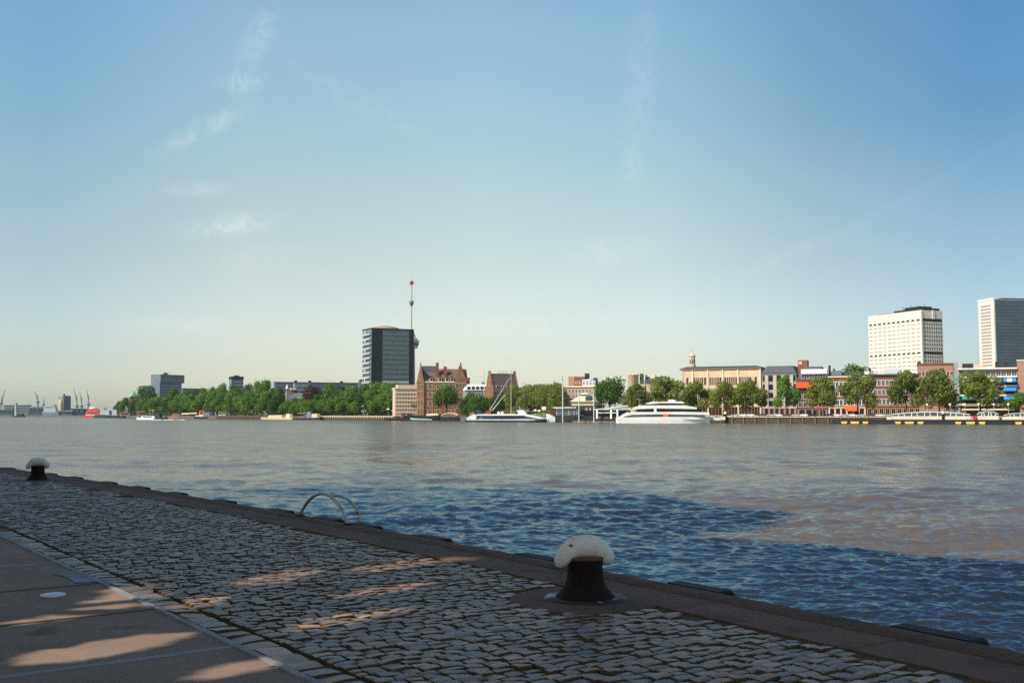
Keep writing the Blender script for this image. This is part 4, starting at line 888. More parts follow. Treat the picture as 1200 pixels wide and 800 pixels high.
for u in lin(.04,.96,5): B_.box('shopfront_pier','brickpink',W*u-.4,W*u+.4,-.4,-.01,0,ze*.185)
# --- brick houses
B_=Bd('brown_brick_house','brown brick house with a low orange awning over its shopfront',970.6,603.5,1015,596)
W=B_.W; ze=B_.z(440.5,990); B_.box('wall','brick',0,W,0,18,0,ze); B_.gable('roof','slate',.1,W,-.3,18,ze,B_.z(435,990),'x'); B_.box('cornice','cream_trim',.1,W,-.7,-.01,ze-.8,ze-.02)
B_.box('chimney','dark',B_.x(971),B_.x(973.3),5,7.5,ze,B_.z(427.5,972)); B_.box('chimney','dark',B_.x(976.5),B_.x(978.6),5,7,ze,B_.z(431.5,977)); B_.box('dormer','bluegrey',B_.x(975),B_.x(987),1.5,6,ze,B_.z(434,980))
B_.wins('front',lin(W*.06,W*.94,10),[ze*.28,ze*.50,ze*.72],1.5,ze*.13,'white'); B_.box('fascia','pinkbeige',.1,W-.1,-.5,-.01,ze*.20,ze*.24); B_.box('shopfront','glass',.2,W-.2,-.06,-.011,.4,ze*.18)
for u in lin(.03,.97,7): B_.box('shopfront_pier','cream_trim',W*u-.45,W*u+.45,-.4,-.012,0,ze*.195)
b=MB(); xa,xb=B_.x(991),B_.x(1004.5); b.poly([(xa,-.55,B_.z(475.3,998)),(xb,-.55,B_.z(475.3,998)),(xb,-3.6,B_.z(480.6,998)),(xa,-3.6,B_.z(480.6,998)),(xb,-3.6,B_.z(481.6,998)),(xa,-3.6,B_.z(481.6,998)),(xa,-.55,B_.z(476,998)),(xb,-.55,B_.z(476,998))],[(0,3,2,1),(3,5,4,2),(0,6,5,3),(1,2,4,7),(5,6,7,4)]); B_.part('awning',b,'orange')
B_=Bd('red_brick_house','dark red brick house with white-framed windows, below the white tower',1015.6,596,1078,586)
W=B_.W; ze=B_.z(440,1045); B_.box('wall','redbrick',0,W,0,18,0,ze); B_.box('cornice','slate',-.1,W+.3,-.8,18.3,ze,B_.z(438,1045)); B_.box('string_course','orangebrick',.1,W-.1,-.3,-.01,ze*.24,ze*.27)
B_.wins('front',lin(W*.10,W*.95,12),[ze*.30,ze*.53,ze*.76],1.4,ze*.13,'white'); B_.wins('front',lin(W*.06,W*.96,9),[1.0],1.9,ze*.15,'pinkbeige'); 
B_.box('roof_terrace','white',B_.x(1014),B_.x(1020.5),3,8,B_.z(438,1045),B_.z(434.5,1017)); B_.box('roof_pavilion',M['lgrey'],B_.x(1037),B_.x(1057),4,12,B_.z(438,1045),B_.z(431.5,1047))
B_.box('chimney','dark',B_.x(1018.5),B_.x(1020.5),3,5,B_.z(438,1045),B_.z(431,1019))
B_=Bd('long_brick_block','long low reddish brick roof block right of the white tower foot',1077,720,1122,712)
W=B_.W; zt=B_.z(427.5,1100); B_.box('wall','brickpink',0,W*.92,0,16,0,zt); B_.box('roof','rooftile',-.3,W*.92+.3,-.4,16.3,zt,B_.z(425.3,1100)); B_.box('chimney','dark',0,2.2,2,6,zt,B_.z(426,1078)+1.5); B_.box('end_wing','grey',W*.92+.4,W*1.05,-.5,14,0,B_.z(425,1118)); B_.wins('front',lin(W*.05,W*.88,10),[zt-7],1.6,2.4,'cream_trim')
# --- modern house with blue awnings
B_=Bd('balcony_house','modern flat-roofed house with white floor bands and blue awnings',1125,584,1193.5,572)
W=B_.W; zt=B_.z(431.5,1160); Dp=18; B_.box('wall','darkbrick',0,W,0,Dp,0,zt-.6); B_.box('roof_slab','concrete_white',-.6,W+.1,-2.0,Dp+.5,zt-.58,zt+.3)
for px0,px1,py in ((1129,1142,426),(1142.5,1152,427.5),(1168,1173,424.5),(1178,1183,426)): B_.box('roof_plant','dark' if px0!=1142.5 else 'pinkbeige',B_.x(px0),B_.x(px1),4,9,zt+.32,B_.z(py,1160)+.4)
fz=[B_.z(y_,1160) for y_ in (441.5,452.5,463,473.5)]
for z in fz: B_.box('floor_band','concrete_white',-.3,W,-1.8,-.01,z-.45,z+.45)
for i,z in enumerate([B_.z(440.6,1160)]+fz[:3]):
    z1=z-.46 if i else B_.z(431.5,1160)-.6; 
B_.wins('front',lin(W*.06,W*.95,11),[B_.z(440.9,1160)],2.2,B_.z(434.5,1160)-B_.z(440.9,1160),'lgrey','glassblue')
for py in (451.5,462,472.5): B_.wins('front',lin(W*.06,W*.95,11),[B_.z(py,1160)],2.2,2.6,'dark','glass')
def awn(px0,px1,py0,py1,m,dy=2.6):
    b=MB(); xa,xb=B_.x(px0),B_.x(px1); za,zb=B_.z(py0,1160),B_.z(py1,1160); b.poly([(xa,-1.82,za),(xb,-1.82,za),(xb,-1.82-dy,zb),(xa,-1.82-dy,zb),(xa,-1.82,za-.35),(xb,-1.82,za-.35),(xb,-1.82-dy,zb-.35),(xa,-1.82-dy,zb-.35)],[(0,3,2,1),(3,7,6,2),(0,4,7,3),(1,2,6,5),(4,5,6,7),(0,1,5,4)]); B_.part('awning',b,m)
awn(1177,1181,443.6,447,'blue'); awn(1181.2,1187,443.6,447,'white'); awn(1187.2,1192,443.6,447,'blue'); awn(1177,1192,454.5,457.6,'blue'); awn(1177,1183.5,464.5,467.8,'blue'); awn(1162,1169,443.6,447,'white'); awn(1169.2,1175,443.6,447,'tealcloth'); awn(1129,1135,443.6,447,'palegreen'); awn(1146,1160,444,447,'tealcloth'); awn(1128,1145,464.5,467.4,'tealcloth'); awn(1161,1170,464.5,467.2,'blue'); awn(1184,1192,464.5,467.2,'tealcloth'); awn(1118,1124.5,442,445.5,'tealcloth')
B_.box('terrace_canopy','sand',W*.02,W*.97,-4.5,-.02,B_.z(475.6,1160),B_.z(474.6,1160)); B_.box('terrace_screen','cream_trim',W*.04,W*.95,-4.3,-4.1,B_.z(480.5,1160),B_.z(478.6,1160))
B_=Bd('brown_block','plain brown brick block at the right edge of the photo',1193.8,572,1260,560)
zt=B_.z(423,1200); B_.box('wall','brickpink',0,B_.W,-1,18,0,zt); B_.box('roof','lgrey',-.2,B_.W+.3,-1.3,18.3,zt,zt+.7); B_.wins('front',lin(B_.W*.25,B_.W*.9,6),[zt*.3,zt*.55,zt*.8],1.6,2.4,'lgrey',off=1)
# --- white hospital tower: x along the broad sunlit left face
B_=Bd('white_tower','tall white concrete tower with a grid of windows and rooftop plant',1020,1066,1082,1000,'tower')
W=B_.W; zt=B_.z(363.2,1082); Dp=27; B_.box('wall','concrete_white',0,W,0,Dp,0,zt)
n_=11; m_=17; z0=B_.z(455,1050); fh=(zt-7-z0)/m_
us=lin(W*.05,W*.95,n_)
B_.wins('front',us,[z0+fh*i+1.2 for i in range(m_) if i not in (8,16)],W/n_*.74,fh*.20,'white','blind')
for i in (8,16): B_.box('recessed_floor','dark',W*.02,W*.98,-.12,-.01,z0+fh*i+.9,z0+fh*i+fh*.62) ; B_.wins('front',[u+W/n_/2 for u in us[:-1]],[z0+fh*i+.2],1.6,.1,'white','white',off=.15) if 0 else None
for i in (8,16):
    for u in us[:-1]: B_.box('fin','concrete_white',u+W/n_/2-1.2,u+W/n_/2+1.2,-.3,-.121,z0+fh*i+.3,z0+fh*i+fh*.8)
B_.wins('right',lin(Dp*.08,Dp*.92,9),[z0+fh*i+.9 for i in range(m_) if i not in (8,16)],Dp/9*.55,fh*.55,'lgrey','glass')
for i in (8,16): B_.box('recessed_floor','dark',W+.01,W+.12,Dp*.04,Dp*.96,z0+fh*i+.4,z0+fh*i+fh*.8)
B_.box('corner_fin','concrete_white',W+.01,W+.8,-.02,1.6,0,zt+.1); B_.box('centre_fin','concrete_white',W+.01,W+.7,Dp*.52,Dp*.62,zt-8,zt+.4)
b=MB(); b.box(W*.45,W*.98,4,Dp-2,zt,zt+2.4); b.box(W*.62,W*.9,6,Dp-6,zt+2.4,zt+4.6); b.box(W*.1,W*.5,6,Dp-8,zt,zt+1.2)
for u in (.55,.7,.83,.95): b.tube((W*u,9,zt+2),(W*u,9,zt+6.2),.3,.2,6)
B_.part('roof_plant',b,'dark')
# --- second tower at the right edge
mblind2=mat('pinkish_blinds',(.36,.31,.30),.5,.2,.3); mnavy=mat('navy_glazing',(.055,.085,.135),.3,.15,.1,spec=.4)
B_=Bd('slab_tower','tall slab tower, white windowed end wall and dark glazed side, at right edge',1150,972,1168.5,950,'tower')
W=B_.W; zt=B_.z(350.5,1168); Dp=68; B_.box('wall','concrete_white',0,W,0,Dp,0,zt)
fh=(zt-6)/33
for i in range(33): B_.box('window_band',mblind2,W*.18,W*.80,-.15,-.01,3+fh*i,3+fh*i+fh*.5)
B_.box('glazed_side',mnavy,W+.01,W+.5,1.2,Dp,0,zt-.4)
for i in range(33): B_.box('window_band','glassblue',W+.51,W+.62,1.6,Dp-.5,3+fh*i,3+fh*i+fh*.55)
B_.box('parapet','white',-.3,W+.3,-.3,1.1,zt-.02,zt+1.2); B_.box('roof_plant','dark',W*.4,W*.9,10,Dp-10,zt,zt+1.5)

# --- far-left industrial skyline
def crane(px,ybase,ytop,lean,jx,jy,D,label):
    p=P(px,486,D); t=thing('harbour_crane',label,'crane',(p.x,p.y,FQ-.05),0,'harbour cranes on the far-left skyline'); k=D/F; z=lambda y: PZ(y,D)-FQ+.05
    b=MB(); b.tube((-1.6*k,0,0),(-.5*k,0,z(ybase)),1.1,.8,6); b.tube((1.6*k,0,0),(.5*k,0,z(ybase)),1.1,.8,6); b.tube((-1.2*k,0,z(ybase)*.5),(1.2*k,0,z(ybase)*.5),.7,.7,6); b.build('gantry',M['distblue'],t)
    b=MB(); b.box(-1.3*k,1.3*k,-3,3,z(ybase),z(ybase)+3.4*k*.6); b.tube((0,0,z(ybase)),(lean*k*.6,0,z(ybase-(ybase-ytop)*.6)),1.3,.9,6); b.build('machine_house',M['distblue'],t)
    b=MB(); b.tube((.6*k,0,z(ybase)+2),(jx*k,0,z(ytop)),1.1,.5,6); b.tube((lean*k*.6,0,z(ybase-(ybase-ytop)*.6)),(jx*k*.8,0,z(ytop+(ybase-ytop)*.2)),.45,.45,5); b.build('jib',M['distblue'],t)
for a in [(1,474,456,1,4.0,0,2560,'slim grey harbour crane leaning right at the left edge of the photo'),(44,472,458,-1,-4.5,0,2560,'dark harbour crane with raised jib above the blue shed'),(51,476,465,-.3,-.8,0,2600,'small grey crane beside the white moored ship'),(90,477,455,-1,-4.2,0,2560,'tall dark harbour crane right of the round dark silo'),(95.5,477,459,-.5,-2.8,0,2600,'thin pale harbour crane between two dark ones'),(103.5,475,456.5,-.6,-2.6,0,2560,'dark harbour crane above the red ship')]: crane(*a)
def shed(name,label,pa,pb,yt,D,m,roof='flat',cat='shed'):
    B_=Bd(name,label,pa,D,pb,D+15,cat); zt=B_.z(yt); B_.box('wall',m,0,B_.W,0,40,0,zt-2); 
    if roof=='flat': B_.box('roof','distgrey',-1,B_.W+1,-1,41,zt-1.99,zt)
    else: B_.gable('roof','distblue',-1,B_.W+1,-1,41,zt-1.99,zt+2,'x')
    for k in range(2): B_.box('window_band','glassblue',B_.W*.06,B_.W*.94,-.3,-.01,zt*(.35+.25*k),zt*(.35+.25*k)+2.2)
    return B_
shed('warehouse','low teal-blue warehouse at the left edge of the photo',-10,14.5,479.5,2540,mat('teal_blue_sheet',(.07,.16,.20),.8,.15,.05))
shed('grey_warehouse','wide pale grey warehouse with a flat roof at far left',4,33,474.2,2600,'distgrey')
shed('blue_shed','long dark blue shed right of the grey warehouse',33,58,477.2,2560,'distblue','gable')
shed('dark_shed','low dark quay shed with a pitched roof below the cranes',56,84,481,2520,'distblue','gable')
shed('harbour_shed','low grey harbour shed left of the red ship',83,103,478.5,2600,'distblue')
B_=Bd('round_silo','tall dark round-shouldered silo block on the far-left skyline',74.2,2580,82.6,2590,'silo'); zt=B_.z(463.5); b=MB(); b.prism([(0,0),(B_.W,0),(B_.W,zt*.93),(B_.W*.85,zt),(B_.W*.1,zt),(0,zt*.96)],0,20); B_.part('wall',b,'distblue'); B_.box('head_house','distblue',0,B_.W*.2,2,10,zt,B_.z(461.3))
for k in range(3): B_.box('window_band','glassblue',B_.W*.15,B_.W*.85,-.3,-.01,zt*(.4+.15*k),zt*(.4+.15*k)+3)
p=P(71,486,2540); t=thing('storage_sphere','pale golden dome beside the dark silo','dome',(p.x,p.y,FQ-.05)); k=2540/F; b=MB(); b.lathe([(2.6*k,0),(2.6*k,PZ(474,2540)-FQ),(2.3*k,PZ(471,2540)-FQ),(1.6*k,PZ(469,2540)-FQ),(.7*k,PZ(468,2540)-FQ),(.2*k,PZ(467.6,2540)-FQ)],n=20); b.build('shell',M['sand'],t); b=MB(); b.tube((-1.5*k,0,PZ(468,2540)-FQ),(-1.5*k,0,PZ(464,2540)-FQ),1.2,.8,6); b.build('vent',M['distblue'],t)

# ------------------------------------------------------------------ boats and quayside things
class Bt(Bd):
    def __init__(s,name,label,pxL,DL,pxR,DR,cat,group=None,base=0.0): super().__init__(name,label,pxL,DL,pxR,DR,cat,base,group)
    def pt(s,q): return (s.x(q[0]), s.z(q[1]))
    def prof(s,name,pts,half,m,parent=None,y0=None): 
        b=MB(); b.prism([s.pt(q) for q in pts],-half if y0 is None else y0,half); return s.part(name,b,m,parent)
    def hull(s,name,st,m,parent=None):
        """stations: (px, half breadth at deck, half at waterline, deck row, keel row)"""
        vs=[]; 
        for px,hd,hw,yd,yk in st:
            x=s.x(px); zd,zk=s.z(yd),s.z(yk); zm=(zd+zk)/2
            vs+=[(x,-hd,zd),(x,-(hd*.75+hw*.25),zm),(x,-hw,zk),(x,hw,zk),(x,(hd*.75+hw*.25),zm),(x,hd,zd)]
        n=len(st); fs=[]
        for i in range(n-1):
            for j in range(6): a=i*6+j; c=i*6+(j+1)%6; fs.append((a,c,c+6,a+6))
        fs+= [tuple(range(5,-1,-1)), tuple((n-1)*6+j for j in range(6))]
        b=MB(); b.poly(vs,fs); return s.part(name,b,m,parent)
B_=Bt('motor_yacht','long white three-deck motor yacht moored below the cream building',722.5,596,832.5,585,'yacht')
B_.hull('hull',[(722.5,3.6,3.3,489.8,495.8),(726,4.2,3.9,489.2,495.8),(760,4.4,4.2,488.4,495.8),(800,4.3,3.9,488.3,495.8),(820,3.2,2.4,488.2,495.8),(829,1.2,.9,488.1,495.8),(832.3,.3,.2,488.1,495.8)],'boatwhite')
B_.prof('main_cabin',[(738,488.6),(826,488.3),(825,485),(741,485)],3.6,'glassblue')
B_.prof('main_bulwark',[(731,488),(736,484.5),(740,482.6),(800,482.3),(831,483),(832,486.0),(775,485.2),(742,485.8)],3.9,'boatwhite')
B_.prof('upper_cabin',[(745,482.8),(816,482.6),(813,478.4),(750,478.4)],3.2,'glass')
B_.prof('upper_deck',[(739,480),(744,476.6),(752,474.8),(803,474.8),(817,477.4),(817,479.2),(770,478.4),(750,479.2)],3.6,'boatwhite')
B_.prof('wheelhouse',[(755,475),(802,475),(800,472.2),(759,472.2)],2.6,'glass')
B_.prof('sun_deck',[(756,473),(763,470.8),(799,470.2),(802,471.2),(802,472.6),(775,472.2),(762,473.4)],2.9,'boatwhite')
B_.prof('hull_shade_line',[(724,491.4),(826,491.0),(826,490.5),(724,490.9)],4.3,'lgrey'); B_.prof('radar_arch',[(782,470.6),(784,468.2),(790,468),(793,470.4)],1.0,'boatwhite')  # thin grey strip imitates a shading line along the hull
B_.box('window_divider','boatwhite',B_.x(767),B_.x(770),-3.75,-3.1,B_.z(484.6),B_.z(478.6)); B_.box('tender','orange',B_.x(777.8),B_.x(784),-4.2,-3.63,B_.z(488.4),B_.z(485.0))
B_.prof('stern_stairs',[(724,489.6),(730,485.4),(736,482.4),(738,484),(732,489.4)],3.0,'lgrey')
B_.prof('boot_stripe',[(724,495.2),(815,495.2),(815,494.8),(724,494.8)],4.55,'sand') if 0 else None
B_=Bt('tour_boat','long low white and navy tour boat with a black waterline',547,690,641,672,'tour boat')
B_.hull('hull',[(547,3.6,3.4,492.2,494.9),(556,4.1,3.9,492.4,494.9),(600,4.2,4.0,492.4,494.9),(622,3.4,2.8,492.6,494.9),(634,1.8,1.2,492,494.9),(641,.3,.2,491.2,494.9)],'darkhull')
B_.hull('topsides',[(549,3.4,3.4,489,492.3),(558,3.9,3.9,490.9,492.4),(600,4.0,4.0,490.9,492.4),(622,3.5,3.4,490.2,492.6),(634,2.0,1.8,490.4,492),(640.5,.4,.3,490.6,491.2)],'teal')
B_.prof('saloon',[(563,486.7),(570,490.9),(600,490.9),(624,489.8),(617,486.7)],3.78,'navy')
B_.prof('saloon_glazing',[(580,487.4),(581,490.2),(614,489.8),(617,487.4)],3.84,'glass')
B_.prof('upper_deck',[(558,486.4),(562,485.2),(612,485.0),(620,485.6),(630,487.6),(640.5,490.4),(634,490.2),(622,488.2),(612,486.8),(566,486.8)],3.75,'boatwhite')
B_.prof('stern_house',[(549.5,490),(553,487),(559,485.4),(561,488),(559,491)],3.2,'boatwhite'); B_.prof('stern_canopy',[(560,486),(559.5,480.6),(562.5,481.5),(565,485)],2.8,'navy')
B_.prof('stern_deck_house',[(552,487),(551,483.4),(557.5,483),(558,486.4)],2.2,'brick')
B_.prof('wheelhouse',[(607.5,484.9),(609,483.4),(606,480.8),(612,480.4),(614,481),(617.5,484.9)],1.6,'white'); b=MB(); b.tube((B_.x(609),0,B_.z(481)),(B_.x(609),0,B_.z(475.5)),.12,.08,6); B_.part('mast',b,'white')
for px,m in ((584.6,'white'),(588.8,'white')): B_.prof('vent_housing',[(px-1.4,485),(px-1.2,482.4),(px+1.2,482.4),(px+1.4,485)],.8,m)
B_=Bt('work_boat','small grey boat with a tall white bow right of the tour boat',641,690,673,682,'boat')
B_.hull('hull',[(641,.4,.2,487,494),(645,1.8,1.2,487.6,494),(652,2.6,2.2,488.6,494),(668,2.7,2.4,488.6,494),(672.5,2.3,2.0,488.4,494)],'lgrey')
B_.prof('bow_shield',[(641.2,484.4),(643,484.8),(648.5,487.8),(646,489.6),(641.6,493.4)],1.7,'boatwhite'); B_.prof('cabin',[(652.5,488.6),(653,485.2),(655.8,485.2),(656,488.6)],1.2,'white'); B_.prof('wheelhouse',[(661,488.6),(661.6,486),(670,486),(671,488.6)],1.6,'lgrey')
B_=Bt('sailing_barge','dark sailing barge with pale teal bow and three bare masts',477,806,516,800,'sailing ship')
B_.hull('hull',[(477,.4,.2,484.2,492.6),(482,2.2,1.0,485.4,492.8),(490,3.0,2.2,486.8,492.8),(505,3.0,2.6,487,492.8),(514,2.6,2.0,486.4,492.8),(516,2.2,1.8,486.2,492.8)],'darkhull')
B_.hull('bow_band',[(481.5,1.75,1.35,489.4,491.6),(488,2.75,2.55,490,491.8),(500,3.1,2.95,490.4,492),(508,3.05,2.95,491,492)],'teal')
for px,yt in ((500,447),(507.5,452),): 
    b=MB(); b.tube((B_.x(px),0,B_.z(487)),(B_.x(px),0,B_.z(yt)),.42,.2,8); B_.part('mast',b,'copperred')
B_.prof('deck_house',[(500,487),(501,484.6),(514,484.2),(514.5,487)],1.8,'cream_trim'); B_.prof('hatch',[(490.5,487.2),(491,486),(498,486),(498,487.2)],1.6,'brown')
b=MB(); b.tube((B_.x(477.5),0,B_.z(484.6)),(B_.x(472),0,B_.z(483)),.22,.12,6); B_.part('bowsprit',b,'brown')
B_=Bt('canopy_boat','dark boat with a pale curved canopy between barge and tour boat',516.5,800,546,792,'boat')
B_.hull('hull',[(516.5,2.0,1.6,488,493),(520,2.6,2.2,488.4,493),(540,2.6,2.2,488.6,493),(546,.6,.3,488,493)],'darkhull'); b=MB(); pts=[(518,487.2),(521,484.6),(527,483.2),(534,484),(538,486),(537,486.8),(533,485),(527,484.2),(521,485.6),(519,487.6)]; B_.prof('canopy',pts,2.2,'pinkbeige'); B_.prof('cabin',[(519.5,488.4),(520.5,486),(527,484.6),(534,485.6),(538,488.4)],1.9,'brown')
for px,yt in ((519,455),(536.5,450)):
    b=MB(); b.tube((B_.x(px),.3,B_.z(488)),(B_.x(px),.3,B_.z(yt)),.42,.2,8); B_.part('mast',b,'copperred')
B_=Bt('moored_launch','small dark launch moored left of the sailing barge',452,872,477,840,'boat')
B_.hull('hull',[(452,1.6,1.2,489.3,492.4),(456,2.2,1.8,489.6,492.4),(472,2.2,1.8,489.4,492.6),(477,.5,.3,488.8,492.6)],'darkhull'); B_.prof('cabin',[(462,489.6),(463,487.2),(471,486.8),(472,489.4)],1.5,'rustbrown'); B_.prof('awning',[(471,485.2),(472,484.4),(482,483.8),(483,484.8)],1.4,'navy')
B_=Bt('black_barge','low black barge with blue-grey wheelhouse moored at the park',343,1015,377,975,'barge')
B_.hull('hull',[(343,.8,.4,490.6,491.9),(350,2.6,2.2,490.2,491.9),(362,3.0,2.6,489.6,492),(372,2.8,2.4,489.2,492.2),(377,2.0,1.6,489,492.2)],'darkhull'); B_.prof('wheelhouse',[(361,489.6),(361.4,482.6),(365.6,482.2),(366,489.4)],1.6,'bluegrey'); B_.prof('cabin',[(366.5,489.3),(367,484.8),(373,484.4),(374,489)],1.6,'sand'); B_.prof('awning',[(350,484.8),(351,483.6),(361,483.2),(361,484.4)],1.8,'rustbrown')
B_=Bt('sand_barge','light brown barge moored left of the black barge',308,1075,344,1020,'barge')
B_.hull('hull',[(308,2.2,1.8,489,491.8),(312,3.0,2.6,489.2,491.8),(338,3.0,2.6,489.2,492),(344,1.0,.6,489,492)],'sand'); B_.prof('deck_house',[(316,489.2),(316.6,486.4),(332,486),(332.6,489.2)],2.0,'pinkbeige'); B_.prof('wheelhouse',[(336.5,489.2),(337,484.8),(341,484.6),(341.6,489.2)],1.6,'cream_trim')
B_=Bt('pontoon_barge','rust-brown deck barge moored behind the patrol boat wake',201,1330,227,1290,'barge')
B_.hull('hull',[(201,3,2.6,489,490.4),(204,4,3.6,487.8,490.6),(224,4,3.6,487.4,490.8),(227,3.2,2.8,487.6,490.8)],'rustbrown'); B_.prof('deck_cargo',[(202.5,488),(204,484.4),(212,484.6),(213,487.6)],2.5,'brown'); B_.prof('awning',[(215,485.4),(216,484),(233,483.4),(233,484.6)],3,'cream_trim')
B_=Bt('ferry','dark ferry with a blue cabin and raised bow left of the timber quay',226.5,1270,252,1215,'ferry')
B_.hull('hull',[(226.5,.6,.3,486,491.2),(230,2.6,2.0,487.6,491.2),(244,3.0,2.6,488.2,491.4),(252,2.6,2.2,488,491.4)],'darkhull'); B_.prof('cabin',[(240,488.2),(241,483.6),(246.5,482.6),(247.5,488.2)],2.0,'distblue'); B_.prof('deck',[(230,488.4),(231,486.6),(240,485.8),(240,488.2)],2.2,'pinkbeige')
B_=Bt('patrol_boat','white patrol boat under way with a wake, in front of the left park',160.5,1020,195,1000,'boat')
B_.hull('hull',[(160.5,.3,.2,488.4,493.4),(164,1.6,.9,489.6,493.6),(171,2.5,2.0,490.2,493.7),(182,2.6,2.3,490.4,493.7)],'boatwhite'); B_.hull('stern_hull',[(182.2,2.6,2.3,489.6,493.7),(190,2.6,2.3,489,493.4),(194.5,2.3,2.0,488.8,493)],'darkhull')
B_.prof('cabin',[(166,490.2),(168,487.6),(182,487.4),(184,490.3)],1.9,'white'); B_.prof('cabin_glazing',[(168.6,489.4),(169.6,488.1),(180,488),(180,489.4)],1.95,'glass'); B_.prof('wheelhouse',[(176,487.4),(177.5,484.8),(188,484.4),(189,489)],1.6,'navy'); b=MB(); b.tube((B_.x(179),0,B_.z(485)),(B_.x(179),0,B_.z(479.5)),.14,.08,6); B_.part('mast',b,'white')
wk=mat('foam', (.75,.77,.76), .8, .1, 1); b=MB(); rd=random.Random(4)
for i in range(70):
    px=180+rd.random()**1.3*38; D=985+rd.uniform(-10,26); p=P(px,486,D); h=rd.uniform(.10,.5)*(1 if px<205 else .45); r=rd.uniform(.5,2.2)
    b.lathe([(r,-.1),(r*.8,h*.6),(r*.3,h)],(p.x,p.y,0),7)
tag(b.build('wake',wk),kind='stuff')
B_=Bt('red_ship','bright red ship with stacked decks at the left end of the bank',101,1720,119,1700,'ship')
B_.hull('hull',[(101,3,2.5,487,490),(104,5,4.5,486.6,490),(116,5,4.5,486.6,490),(119,3,2,486.4,490)],'red'); B_.prof('superstructure',[(102.5,486.7),(102.5,482.6),(118,482.4),(118.4,486.7)],4,'red'); B_.prof('white_band',[(103,486.2),(103,485.5),(118,485.5),(118,486.2)],4.15,'lgrey'); B_.prof('window_strip',[(105,484.6),(105,483.4),(117,483.4),(117,484.6)],4.2,'dark'); B_.prof('upper_deck',[(103.5,482.4),(104,479.4),(111,478),(114,479.4),(117,481.4),(117.4,482.3)],3.4,'red'); B_.prof('bridge',[(105.5,479.2),(106.5,477.2),(111,477),(112,479)],2.4,'white')
B_=Bt('green_barge','dark green and black barge in front of the red ship',111.5,1600,146,1560,'barge')
B_.hull('hull',[(111.5,2.5,2,486.4,490.6),(115,4,3.6,485.6,490.6),(125,4.2,4,486.4,490.8),(126,4.2,4,486.6,490.8)],'darkgreen'); B_.hull('aft_hull',[(126.1,4.2,4,486.6,490.8),(138,4,3.6,486.8,490.8),(146,3.0,2.4,487.4,490.8)],'darkhull'); B_.prof('deck_house',[(118,485.8),(119,479.4),(122.6,477.4),(124,480),(129,481),(130,486)],2.4,'distgrey'); B_.prof('wheelhouse',[(132,486.6),(133,480),(137.5,479.4),(138.5,486.6)],2,'distgrey')
B_=Bt('coaster','dark moored coaster with a pale slender mast tower at far left',14,2240,29,2220,'ship')
B_.hull('hull',[(14,1,.6,487.2,488.8),(17,4,3.5,487,488.8),(26,4,3.5,487,488.8),(29,2,1.4,487,488.8)],'darkhull'); B_.prof('mast_tower',[(17.4,487),(17.8,472.5),(19.0,472),(20,487)],1.6,'distgrey'); B_.prof('cabin',[(21,487),(21,484.6),(27,484.6),(27,487)],2.4,'dark')
B_=Bt('grey_ship','pale grey ship lying in front of the dark sheds at far left',50,2330,70,2300,'ship')
B_.hull('hull',[(50,2,1.2,482.4,488.5),(54,5,4.4,482.8,488.5),(66,5,4.4,482.8,488.5),(70,3,2.4,482.6,488.5)],'distblue'); B_.prof('superstructure',[(52,482.8),(53,475.4),(57,473.4),(64,474),(66,478),(68,482.8)],3.4,'distgrey'); B_.prof('window_strip',[(54,477.6),(54,476.6),(64,476.6),(64,477.6)],3.6,'glassblue')
# --- landing stage left of the yacht
B_=Bt('landing_stage','dark floating landing stage with flat roof, glazed shelter and sloping gangway',650,668,738,640,'landing stage')
B_.box('pontoon','darkhull',B_.x(670),B_.x(727),-3.5,4,-.5,B_.z(490.4)); B_.box('pontoon_skirt','rustbrown',B_.x(674),B_.x(724),-3.7,-3.51,-.3,B_.z(493.2)); 
B_.box('shelter_glass','glassblue',B_.x(651),B_.x(676),1,9,B_.z(486),B_.z(477.6)); B_.box('shelter_floor','darkhull',B_.x(650),B_.x(677),.5,9.5,-.3,B_.z(486.1)); B_.box('roof','dark',B_.x(657),B_.x(700),-.5,10,B_.z(477.4),B_.z(475)); B_.box('roof_edge','lgrey',B_.x(649),B_.x(676),-1.0,-.51,B_.z(477.9),B_.z(476.7))
for px in (651.5,659,666,672,675.5): B_.box('mullion','lgrey',B_.x(px)-.15,B_.x(px)+.15,.8,.99,B_.z(486),B_.z(477.7))
b=MB(); b.prism([B_.pt(q) for q in ((698,479.2),(715,478),(738,474.6),(738,475.6),(715,479.4),(698,480.3))],-2,3); B_.part('gangway_roof',b,'lgrey')
for px in (701,717.5,725): 
    b=MB(); b.box(B_.x(px)-.5,B_.x(px)+.5,-1.8,-1.0,B_.z(490.4),B_.z(479.6)); B_.part('gangway_post',b,'white')
B_.box('gangway_rail','lgrey',B_.x(701),B_.x(724),-2.1,-1.9,B_.z(484.0),B_.z(483.0)); B_.box('bench','navy',B_.x(672.5),B_.x(687),-2.8,-1.6,B_.z(487.6),B_.z(485.8)); B_.box('back_screen','dark',B_.x(677),B_.x(735),4.2,4.6,B_.z(490.4),B_.z(480.5))
